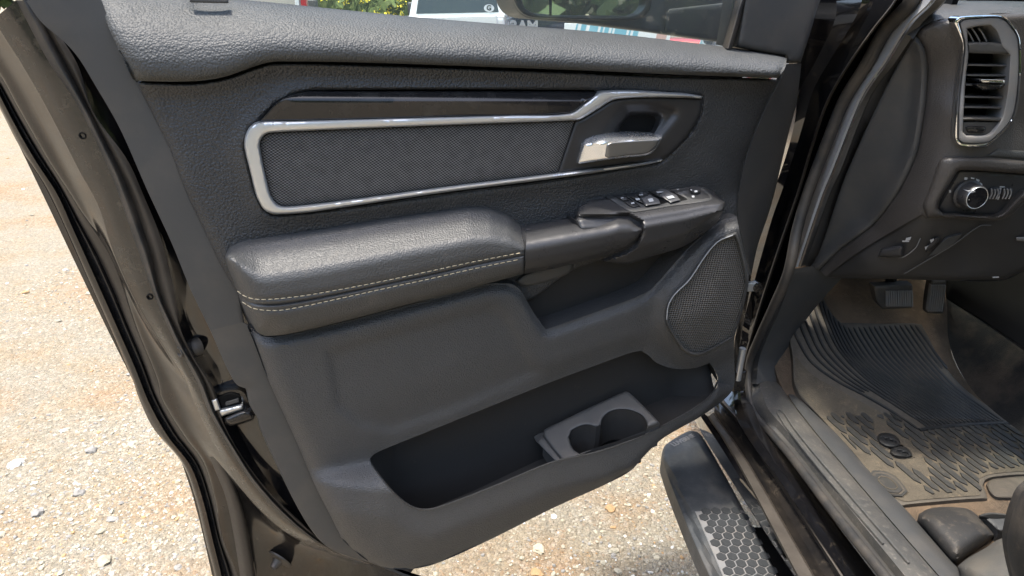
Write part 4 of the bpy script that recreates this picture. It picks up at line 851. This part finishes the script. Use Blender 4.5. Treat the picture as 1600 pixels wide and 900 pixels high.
for i in range(NR):
    s_ = i / (NR - 1); tt = np.linspace(0, 1, 40); base = gl * (1 - s_) + gr * s_
    x0_ = base[0, 0]; y0_ = np.interp(x0_, Tb[:, 0], Tb[:, 1]) + 2; base = base + np.outer((1 - tt) ** 3, [0, y0_ - base[0, 1]])
    a_, b_ = 0, 40
    if i >= NR - 2: b_ = 16
    if i in (1, 2): b_ = 24
    pth = base[a_:b_]; q = FL.pt(pth, floor_w(pth) + .0090)
    wd = np.full(len(q), .0038); wd[0] = wd[-1] = .0015
    ribs.append(tube(q, wd, m_matrib, 6))
edge = cat(P('1436,673 1460,669.5 1500,665.5 1550,662.5 1588,662'), 5)
ribs.append(tube(FL.pt(edge, floor_w(edge) + .008), .006, m_matrib, 8))
e2_ = cat(np.r_[z6('150,390 200,520 300,640 430,720 600,810 770,900'), [[1436, 674]]], 5)
ribs.append(tube(FL.pt(e2_, floor_w(e2_) + .006), .0028, m_matdirt, 6))
make('ribbed_pad', ribs, mat_obj)
# lower field of long hexagonal cells, dirt between
low_poly = P('1243,556 1258,574 1276,590 1307,607 1350,630 1392,653 1436,680 1500,673 1580,669 1632,700 1632,738 1600,736 1546,741 1530,748 1526,760 1532,774 1500,776 1436,781 1412,783 1383,766 1331,704 1286,656 1254,620 1243,597')
emb = [P('1370,684 1374,677 1386,676 1398,680 1406,688 1407,696 1398,700 1384,698 1373,692'), P('1392,701 1404,697 1416,699 1424,707 1426,713 1412,715 1398,713 1390,708')]
badge = P('1358,741 1364,735 1380,736 1398,744 1412,758 1418,768 1410,775 1392,773 1372,762 1361,750')
cells = [relief(FL, low_poly, lambda q, d: floor_w(q) + .0104, m_matdirt, step=14, back=.0, rings=(), wall=False)]
L_, W_ = .078, .0175
dirx = FL.pt(P('1290,650'))[0] - FL.pt(P('1440,782'))[0]; dirx /= np.linalg.norm(dirx); diry = np.array([dirx[1], -dirx[0], 0]); og = FL.pt(P('1400,720'))[0]
for i in range(-34, 30):
    for j in range(-10, 11):
        c = og + diry * i * W_ + dirx * ((j + .5 * (i % 2) + .15 * math.sin(i * 1.7)) * L_)
        hl_, hw = L_ / 2 - .003, W_ / 2 - .0022
        poly = np.array([c + dirx * a_ + diry * b_ for a_, b_ in ((hl_, 0), (hl_ - .012, hw), (-hl_ + .012, hw), (-hl_, 0), (-hl_ + .012, -hw), (hl_ - .012, -hw))])
        dv = poly - CAM; pxx = np.stack([800 + F * (dv @ AX) / (dv @ f0), 450 + F * (dv @ AY) / (dv @ f0)], 1); pc = pxx.mean(0)[None]
        ins = inside(pxx, low_poly)
        if not inside(pc, low_poly)[0] and ins.sum() < 2: continue
        if not ins.all():       # cut the cell back to the border of the field
            for k in np.where(~ins)[0]:
                lo_, hi_ = 0., 1.
                c0 = poly[ins].mean(0) if ins.any() else c
                for _ in range(9):
                    mid = (lo_ + hi_) / 2; p_ = c0 + (poly[k] - c0) * mid; v_ = p_ - CAM
                    if inside(np.array([[800 + F * (v_ @ AX) / (v_ @ f0), 450 + F * (v_ @ AY) / (v_ @ f0)]]), low_poly)[0]: lo_ = mid
                    else: hi_ = mid
                poly[k] = c0 + (poly[k] - c0) * lo_
            dv = poly - CAM; pxx = np.stack([800 + F * (dv @ AX) / (dv @ f0), 450 + F * (dv @ AY) / (dv @ f0)], 1)
        if any(pdist(pxx, b_).min() < 1.2 or inside(pxx, b_).any() or inside(pc, b_).any() for b_ in emb + [badge]): continue
        wz = floor_w(pxx); poly[:, 2] = FZ + wz + .0106
        ar = np.cross(poly[1] - poly[0], poly[2] - poly[0])[2]
        cells.append(prism(poly if ar > 0 else poly[::-1], [0, 0, .0026], m_cell))
make('tread_field', cells, mat_obj)
make('mat_emblem', [relief(FL, e_, lambda q, d: floor_w(q) + .012 + .009 * arc(d, 7) - .006 * np.exp(-((pdist(q, np.array([e_.mean(0) - [9, 2], e_.mean(0) + [10, 3]]), False) - 0) / 2.2) ** 2), m_matrib, step=2.5, back=.005, rings=(1, 2.5, 4.5)) for e_ in emb] + [relief(FL, e_.mean(0) + (e_ - e_.mean(0)) * 1.22, lambda q, d: floor_w(q) + .0118, m_matdirt, step=8, back=.004, rings=()) for e_ in emb], mat_obj)
make('retainer_disc', [relief(FL, badge.mean(0) + (badge - badge.mean(0)) * k, (lambda h: lambda q, d: floor_w(q) + h)(h), mm, step=6, back=.004, rings=()) for k, h, mm in ((1.06, .0118, m_matdirt), (1, .0140, m_cell), (.88, .0150, m_mat), (.76, .0170, m_cell))] + [tube(FL.pt(cat(badge.mean(0) + (badge - badge.mean(0)) * .5, 3, True), .0175), .0012, m_matdirt, 5)], mat_obj)
make('heel_pad', [relief(FL, '1541,757 1547,750 1565,747 1600,744 1632,744 1632,775 1560,778 1547,770', lambda q, d: floor_w(q) + .004 + .006 * arc(d, 4), m_mat, step=6, back=.0, rings=(1, 3))], mat_obj)

# ================================================================== ground
def gmat():
    mt = bpy.data.materials.new('gravel ground'); mt.use_nodes = True; n = mt.node_tree.nodes; l = mt.node_tree.links; bs = n['Principled BSDF']
    bs.inputs['Roughness'].default_value = .95; bs.inputs['Specular IOR Level'].default_value = .15
    tc = n.new('ShaderNodeTexCoord'); co = tc.outputs['Object']
    def noise(sc, det=5, ro=.6):
        t = n.new('ShaderNodeTexNoise'); t.inputs['Scale'].default_value = sc; t.inputs['Detail'].default_value = det; t.inputs['Roughness'].default_value = ro; l.new(co, t.inputs[0]); return t.outputs['Fac']
    def ramp(f_, stops):
        t = n.new('ShaderNodeValToRGB'); e_ = t.color_ramp.elements
        while len(e_) < len(stops): e_.new(.5)
        for k, (p_, c) in enumerate(stops): e_[k].position = p_; e_[k].color = (*c, 1)
        l.new(f_, t.inputs[0]); return t.outputs[0]
    def mix(f_, a_, b_, mode='MIX'):
        t = n.new('ShaderNodeMix'); t.data_type = 'RGBA'; t.blend_type = mode
        for s_, v in ((t.inputs[0], f_), (t.inputs[6], a_), (t.inputs[7], b_)):
            if isinstance(v, tuple): s_.default_value = (*v, 1)
            elif isinstance(v, float): s_.default_value = v
            else: l.new(v, s_)
        return t.outputs[2]
    c = ramp(noise(1.6, 6), [(.34, (.34, .195, .085)), (.46, (.32, .262, .170)), (.57, (.31, .290, .225)), (.70, (.33, .22, .115))])
    v = n.new('ShaderNodeTexVoronoi'); v.inputs['Scale'].default_value = 95; l.new(co, v.inputs[0])
    sp = n.new('ShaderNodeSeparateColor'); l.new(v.outputs['Color'], sp.inputs[0])
    st = ramp(sp.outputs[0], [(0, (.16, .14, .12)), (.3, (.26, .22, .16)), (.6, (.34, .285, .205)), (.85, (.50, .47, .41)), (1, (.34, .19, .10))])
    c = mix(.42, c, st)
    c = mix(ramp(noise(260, 3), [(.42, (0, 0, 0)), (.62, (.6, .6, .6))]), c, (.20, .17, .13))
    l.new(c, bs.inputs['Base Color'])
    b1 = n.new('ShaderNodeBump'); b1.inputs['Distance'].default_value = .006; l.new(v.outputs['Distance'], b1.inputs['Height']); b1.invert = True
    b2 = n.new('ShaderNodeBump'); b2.inputs['Distance'].default_value = .010; l.new(noise(120, 6), b2.inputs['Height']); l.new(b1.outputs[0], b2.inputs['Normal'])
    l.new(b2.outputs[0], bs.inputs['Normal']); return mt
m_ground = gmat()
xs = np.r_[np.linspace(-120, -3, 8), np.linspace(-2, 8, 40), np.linspace(9, 20, 12), np.linspace(25, 300, 8)]; ys = np.r_[np.linspace(-200, -4, 8), np.linspace(-3, 8, 40), np.linspace(9, 200, 10)]
X, Y = np.meshgrid(xs, ys, indexing='ij')
def gz(x, y): return .018 * np.sin(x * 1.3 + .4 * y) * np.sin(y * 1.1 + .7) + .010 * np.sin(2.9 * x + 1) * np.sin(2.3 * y) - .02
g = grid(np.stack([X, Y, gz(X, Y)], -1), m_ground, flip=True)
make('ground', [g], None, loc=(0, 0, 0), sharp=None, kind='structure')
# gravel stones lying on it
def ico():
    bm = bmesh.new(); bmesh.ops.create_icosphere(bm, subdivisions=1, radius=1); V = np.array([tuple(v.co) for v in bm.verts]); bm.verts.index_update(); Fc = np.array([[v.index for v in f.verts] for f in bm.faces]); bm.free(); return V, Fc
bm = bmesh.new(); bmesh.ops.create_icosphere(bm, subdivisions=2, radius=1); bm.verts.index_update()
V2 = np.array([tuple(v.co) for v in bm.verts]); F2 = np.array([[v.index for v in f.verts] for f in bm.faces]); bm.free()
V1 = np.array([(0,0,1)]); 
t_ = (1 + 5 ** .5) / 2
V1 = np.array([(-1,t_,0),(1,t_,0),(-1,-t_,0),(1,-t_,0),(0,-1,t_),(0,1,t_),(0,-1,-t_),(0,1,-t_),(t_,0,-1),(t_,0,1),(-t_,0,-1),(-t_,0,1)]) / 1.9
F1 = np.array([(0,11,5),(0,5,1),(0,1,7),(0,7,10),(0,10,11),(1,5,9),(5,11,4),(11,10,2),(10,7,6),(7,1,8),(3,9,4),(3,4,2),(3,2,6),(3,6,8),(3,8,9),(4,9,5),(2,4,11),(6,2,10),(8,6,7),(9,8,1)])
stone_cols = [((.58, .57, .53), .12), ((.355, .325, .25), .44), ((.25, .24, .22), .2), ((.38, .25, .13), .08), ((.41, .37, .28), .16)]
smats = [M(f'stone tone {k}', c, .85, spec=.25, bumps=[('noise', 180, .002)], var=.2) for k, (c, _) in enumerate(stone_cols)]
def stones(N, rmin, rmax, V0, F0, region):
    x = rng.uniform(region[0], region[1], N); y = rng.uniform(region[2], region[3], N)
    # clumpy: more stones where a slow wave is high
    keep = rng.uniform(0, 1, N) < .07 + .93 * (.5 + .5 * np.sin(x * 2.1 + 1.3 * np.sin(y * 1.7)) * np.sin(y * 2.6 + x)) ** 2.0; x, y = x[keep], y[keep]; N = len(x)
    r = rmin * (rmax / rmin) ** (rng.uniform(0, 1, N) ** 2.2); mi = rng.choice(len(smats), N, p=[p_ for _, p_ in stone_cols])
    out = []
    for k in range(len(smats)):
        s_ = np.where(mi == k)[0]; n = len(s_); nv = len(V0)
        if not n: continue
        jit = 1 + rng.uniform(-.28, .28, (n, nv, 1)); sc3 = np.stack([rng.uniform(.8, 1.3, n), rng.uniform(.7, 1.1, n), rng.uniform(.35, .7, n)], 1)
        V = V0[None] * jit * sc3[:, None, :] * r[s_][:, None, None]; a_ = rng.uniform(0, 6.28, n); c, s2 = np.cos(a_)[:, None], np.sin(a_)[:, None]
        Vx = V[..., 0] * c - V[..., 1] * s2 + x[s_][:, None]; Vy = V[..., 0] * s2 + V[..., 1] * c + y[s_][:, None]; Vz = V[..., 2] + (gz(x[s_], y[s_]) + r[s_] * .12)[:, None]
        Fc = (F0[None] + (np.arange(n) * nv)[:, None, None]).reshape(-1, 3)
        out.append(Ch(np.stack([Vx, Vy, Vz], -1).reshape(-1, 3), Fc.tolist(), smats[k], smooth=False))
    return out
make('gravel', stones(60000, .0024, .0085, V1, F1, (.9, 4.0, -1.0, 2.6)) + stones(1500, .006, .022, V2, F2, (.9, 4.6, -1.0, 3.0)) + stones(3000, .008, .02, V1, F1, (4, 11, -3, 6)), None, loc=(2, .8, 0), sharp=None, kind='stuff')

# ================================================================== what stands beyond the window
def car_mat(name, c, r=.2): return M(name, c, r, coat=.8, dirt=(DUST, 3, .5, .9, .2))
m_wht = car_mat('white car paint', (.72, .73, .72)); m_dk = car_mat('dark blue car paint', (.015, .022, .035)); m_redc = car_mat('red car paint', (.42, .02, .025)); m_gry = car_mat('grey car paint', (.10, .12, .11))
m_cgl = M('car glass', (.02, .028, .026), .05, spec=.7); m_tyre = M('tyre', (.02, .02, .02), .8); m_tail = M('red lamp lens', (.5, .012, .012), .2); m_let = M('bright lettering', (.62, .64, .66), .25, metal=.6)
def ray_at(px, py, X):
    d = rays([[px, py]])[0]; return CAM + d * (X / d[0])
def pickup(name, px, py, dist, yaw, mat, label, lett=None, sticker=False, width=1.9, tilt=0., group='vehicles parked across the lot'):
    """px, py: middle of the tailgate's top edge in view"""
    top = ray_at(px, py, dist); zt = top[2]; o = empty(name, (top[0], top[1], 0), label=label, category='pickup truck', group=group)
    c, s_ = math.cos(yaw), math.sin(yaw); ct, st = math.cos(tilt), math.sin(tilt)
    def T(ch):
        V = ch.V.copy(); y, z = V[:, 1] * ct - (V[:, 2] - zt) * st, V[:, 1] * st + (V[:, 2] - zt) * ct + zt
        V = np.stack([V[:, 0] * c - y * s_, V[:, 0] * s_ + y * c, z], 1); ch.V = V + [top[0], top[1], 0]; return ch
    W = width / 2
    def mk(n, chs, p=o): return make(n, [T(x) for x in chs], p)
    mk('body', [slab(.04, 5.6, -W, W, .50, zt - .02, mat, .06), slab(.05, 1.95, -W, -W + .12, zt - .06, zt - .005, mat, .03), slab(.05, 1.95, W - .12, W, zt - .06, zt - .005, mat, .03)])
    tg = mk('tailgate', [slab(0, .10, -W + .10, W - .10, .72, zt, mat, .025)])
    prof = np.array([[2.0, zt - .1], [2.12, zt + .56], [3.6, zt + .58], [4.4, zt - .05]])
    sd = [np.array([[x, sgn * (W - .06 - (.16 if z > zt + .2 else 0)), z] for x, z in prof]) for sgn in (-1, 1)]
    Vc = np.concatenate(sd); mk('cab', [Ch(Vc, [(0, 1, 2, 3), (7, 6, 5, 4), (0, 4, 5, 1), (1, 5, 6, 2), (2, 6, 7, 3)], mat, smooth=False)])
    def quad(y0, y1, z0, z1, mt, off=.012):
        f_ = lambda z: 2.0 + (z - zt + .1) / .66 * .12 - off
        return Ch([[f_(z0), y0, z0], [f_(z0), y1, z0], [f_(z1), y1 * .86, z1], [f_(z1), y0 * .86, z1]], [(0, 1, 2, 3)], mt, smooth=False)
    rw = mk('rear_window', [quad(-W + .2, W - .2, zt + .02, zt + .50, m_cgl)])
    if sticker:
        z = zt + .085; y = -W + .36; p = T(Ch([[1.985 + .03, y, z]], [], m_white)).V[0]; ex = np.array([s_, -c, 0]); ey = np.array([0, 0, 1.])
        a_ = np.linspace(0, 2 * math.pi, 24, endpoint=False)
        make('window_sticker', [prism(p - np.array([c, s_, 0]) * .015 + .085 * np.cos(a_)[:, None] * ex + .06 * np.sin(a_)[:, None] * ey, np.array([c, s_, 0]) * -.003, m_white), letters('G', .11, m_cgl, p - np.array([c, s_, 0]) * .024, ex, ey, .002, .003)], rw)
    for sg in (-1, 1):
        mk('tail_light', [slab(-.01, .12, sg * (W - .10), sg * (W + .005), zt - .62, zt - .20, m_tail, .02)])
        mk('side_mirror', [slab(3.7, 3.86, sg * (W + .02), sg * (W + .26), zt - .02, zt + .22, m_hard, .05)])
        for xw in (1.0, 4.6):
            mk('wheel', [lathe((xw, sg * (W - .14), .40), (0, sg, 0), [(.0001, -.1), (.38, -.1), (.40, -.06), (.40, .1), (.37, .13), (.25, .13), (.22, .09), (.0001, .08)], m_tyre, 24)])
    if lett:
        p = T(Ch([[-.012, -.0, zt - .17]], [], m_white)).V[0]; ex = np.array([s_, -c, 0])
        make('tailgate_lettering', [letters(lett, .24, m_let, p, ex, (0, 0, 1.), .008, .012)], tg)
    return o
pickup('parked_pickup', 688, 25, 10.2, R(-2), m_wht, 'white pickup with an oval G sticker on its rear window', None, True, 1.78, R(-2.4))
pickup('parked_pickup', 818, 25, 12.5, R(-3), m_dk, 'dark blue pickup with bright three letter word on its tailgate', 'RAM', False, 1.9, R(-2.4))
def sedan(name, px, py, dist, yaw, mat, label, cat_='car', roof=.52, group='vehicles parked across the lot'):
    """px, py: middle of the near top edge of its body"""
    top = ray_at(px, py, dist); zt = top[2]; o = empty(name, (top[0], top[1], 0), label=label, category=cat_, group=group); c, s_ = math.cos(yaw), math.sin(yaw)
    def T(ch): V = ch.V; ch.V = np.stack([V[:, 0] * c - V[:, 1] * s_ + top[0], V[:, 0] * s_ + V[:, 1] * c + top[1], V[:, 2]], 1); return ch
    def mk(n, chs): return make(n, [T(x) for x in chs], o)
    mk('body', [slab(0, 4.3, -.88, .88, .30, zt, mat, .12)])
    prof = np.array([[.5, zt - .05], [1.1, zt + roof], [2.5, zt + roof], [3.3, zt - .05]])
    for nm, sh, mt in (('cab', 0, m_cgl),):
        sd = [np.array([[x, sgn * (.80 - (.14 if z > zt else 0)), z] for x, z in prof]) for sgn in (-1, 1)]
        mk(nm, [Ch(np.concatenate(sd), [(0, 1, 2, 3), (7, 6, 5, 4), (0, 4, 5, 1), (1, 5, 6, 2), (2, 6, 7, 3)], mt, smooth=False)])
    mk('roof', [slab(1.08, 2.52, -.66, .66, zt + roof - .02, zt + roof + .02, mat, .015)])
    for sg in (-1, 1):
        mk('tail_light', [slab(-.012, .1, sg * .55, sg * .86, zt - .24, zt - .08, m_tail, .02)])
        for xw in (.8, 3.5): mk('wheel', [lathe((xw, sg * .78, .32), (0, sg, 0), [(.0001, -.08), (.31, -.08), (.32, .06), (.29, .1), (.0001, .08)], m_tyre, 20)])
    return o
sedan('parked_car', 882, 50, 13.5, R(8), m_gry, 'grey green car parked right of the dark pickup', roof=.36)
sedan('parked_car', 1085, 62, 9.0, R(-10), m_redc, 'bright red car below the door mirror arm')
sedan('parked_suv', 425, 12, 12.0, R(20), m_dk, 'dark parked car left of the yellow flowers', roof=.6)
# striped panel under the mirror
m_blue = M('pale blue panel stripe', (.22, .50, .60), .5); m_wp = M('white panel', (.74, .76, .75), .5); m_pink = M('warm pink panel stripe', (.62, .40, .34), .5)
pc_ = ray_at(965, 47, 8.5); so_ = empty('roadside_banner', (pc_[0], pc_[1], 0), label='white and pale blue striped banner panel seen under the door mirror', category='banner')
wv_ = .62
make('panel', [slab(pc_[0], pc_[0] + .03, pc_[1] - wv_, pc_[1] + wv_, .35, pc_[2] + .06, m_wp, .004)] + [prism(np.array([[pc_[0] - .003, pc_[1] + y0, .4], [pc_[0] - .003, pc_[1] + y0 - wd, .4], [pc_[0] - .003, pc_[1] + y0 - wd - .18, pc_[2] + .055], [pc_[0] - .003, pc_[1] + y0 - .18, pc_[2] + .055]]), [.004, 0, 0], mm) for y0, wd, mm in ((.66, .02, m_blue), (.60, .06, m_blue), (.50, .10, m_blue), (.37, .03, m_blue), (.32, .05, m_blue), (.24, .015, m_blue), (.20, .14, m_blue), (.03, .02, m_blue), (-.02, .06, m_blue), (-.30, .12, m_pink))], so_)
for sg in (-1, 1): make('post', [tube([[pc_[0] + .05, pc_[1] + sg * wv_ * .9, 0], [pc_[0] + .05, pc_[1] + sg * wv_ * .9, pc_[2]]], .02, m_satin)], so_)
rp = ray_at(474, 4, 10.5); make('marker_post', [slab(rp[0], rp[0] + .08, rp[1] - .04, rp[1] + .04, 0, 2.1, m_redc, .01), slab(rp[0] - .01, rp[0] + .09, rp[1] + .06, rp[1] + .12, 0, 2.1, m_wp, .01)], None, label='red and white marker post beside the yellow flowers', category='post')
rp = ray_at(486, 8, 9.8); make('utility_box', [slab(rp[0], rp[0] + .2, rp[1] - .04, rp[1] + .04, 0, rp[2] + .06, m_hard, .01)], None, label='small black box on a stand in front of the yellow flowers', category='box')

# weeds with yellow flowers, then trees
m_weed = M('weed green', (.11, .15, .035), .8, var=.35); m_weed2 = M('pale weed green', (.16, .20, .06), .8, var=.3); m_yel = M('yellow blossom', (.75, .60, .03), .7); m_leafs = [M('leaf green', (.055, .085, .022), .7, var=.35), M('leaf light green', (.095, .13, .035), .7, var=.3), M('leaf dark green', (.03, .05, .016), .7, var=.3)]; m_bark = M('bark', (.09, .07, .05), .9)
def leaves(cen, size, n, spread, mat):
    """n small leaf quads scattered round cen"""
    c = cen[rng.integers(0, len(cen), n)] + rng.normal(0, 1, (n, 3)) * spread; a_ = rng.normal(0, 1, (n, 3)); a_ /= np.linalg.norm(a_, axis=1)[:, None]; b_ = np.cross(a_, rng.normal(0, 1, (n, 3))); b_ /= np.linalg.norm(b_, axis=1)[:, None]
    s_ = size * rng.uniform(.5, 1.4, n)[:, None]; V = np.stack([c - a_ * s_ - b_ * s_ * .5, c + a_ * s_ - b_ * s_ * .35, c + a_ * s_ * .8 + b_ * s_ * .5, c - a_ * s_ * .8 + b_ * s_ * .35], 1).reshape(-1, 3)
    return Ch(V, np.arange(n * 4).reshape(-1, 4).tolist(), mat, smooth=False)
def weeds():
    N = 9000; x = rng.uniform(14.5, 19, N); y = rng.uniform(-4, 8, N); h = rng.uniform(.7, 1.9, N) * (.7 + .3 * np.sin(y * 2)); a_ = rng.uniform(0, 6.28, N); wdt = rng.uniform(.01, .03, N)
    dx, dy = np.cos(a_) * wdt, np.sin(a_) * wdt; lx_, ly_ = rng.normal(0, .15, N), rng.normal(0, .15, N)
    V = np.stack([np.stack([x - dx, y - dy, 0 * x], 1), np.stack([x + dx, y + dy, 0 * x], 1), np.stack([x + lx_ + dx * .4, y + ly_ + dy * .4, h], 1), np.stack([x + lx_ - dx * .4, y + ly_ - dy * .4, h], 1)], 1).reshape(-1, 3)
    cen = np.stack([rng.uniform(14.5, 19, 400), rng.uniform(-4, 8, 400), rng.uniform(.2, 1.7, 400)], 1)
    fl_ = np.stack([rng.uniform(14.4, 16, 900), rng.uniform(-2, 7, 900), rng.uniform(.9, 1.75, 900)], 1)
    bk = np.stack([rng.uniform(-13, -7, 300), rng.uniform(-4, 7, 300), rng.uniform(.1, 1.9, 300)], 1)
    return [leaves(bk, .12, 7000, .3, m_weed), leaves(bk + [0, 0, .3], .03, 900, .4, m_yel), Ch(V, np.arange(N * 4).reshape(-1, 4).tolist(), m_weed2, smooth=False), leaves(cen, .10, 9000, .25, m_weed), leaves(fl_, .030, 1800, .03, m_yel)]
make('weeds', weeds(), None, loc=(16, 2, 0), sharp=None, kind='stuff')
def tree(x, y, h, rad, label):
    o = empty('broadleaf_tree', (x, y, 0), label=label, category='tree', group='trees behind the lot')
    make('trunk', [tube([[x, y, 0], [x + .1, y, h * .3], [x - .1, y + .1, h * .75]], [rad * .11, rad * .08, rad * .03], m_bark, 8)], o)
    k = 46; cen = np.array([x, y, h * .58]) + rng.normal(0, 1, (k, 3)) * [rad * .5, rad * .5, h * .22]; cen[:, 2] = np.maximum(cen[:, 2], .8)
    make('crown', [leaves(cen, .20, 1500, rad * .16, m_leafs[0]), leaves(cen + [0, 0, .2], .18, 900, rad * .16, m_leafs[1]), leaves(cen - [0, 0, .3], .2, 900, rad * .14, m_leafs[2])], o)
kinds = ['tall broadleaf tree standing behind the yellow flowering weeds', 'tree seen over the cab of the white pickup', 'tree beyond the dark pickup', 'tree seen through the windshield over the dash']
for k, (x, y) in enumerate([(22, 5.6), (23, 2.2), (24, -1.6), (22, -14)]): tree(x, y, 8 + k % 2, 2.6, kinds[k])
# a far belt of woods all round
bel = []
for a_ in np.arange(-75, 250, 1.7):
    d_ = rng.uniform(27, 38); k = 14; bel.append(np.array([d_ * math.cos(R(a_)), d_ * math.sin(R(a_)), 0]) + np.stack([rng.normal(0, .9, k), rng.normal(0, .9, k), rng.uniform(.2, 9.5, k)], 1))
bel = np.concatenate(bel)
make('woods', [leaves(bel, .55, 15000, .8, m_leafs[0]), leaves(bel, .5, 8000, .8, m_leafs[1]), leaves(bel, .55, 8000, .7, m_leafs[2])], None, loc=(0, 30, 0), sharp=None, kind='stuff')
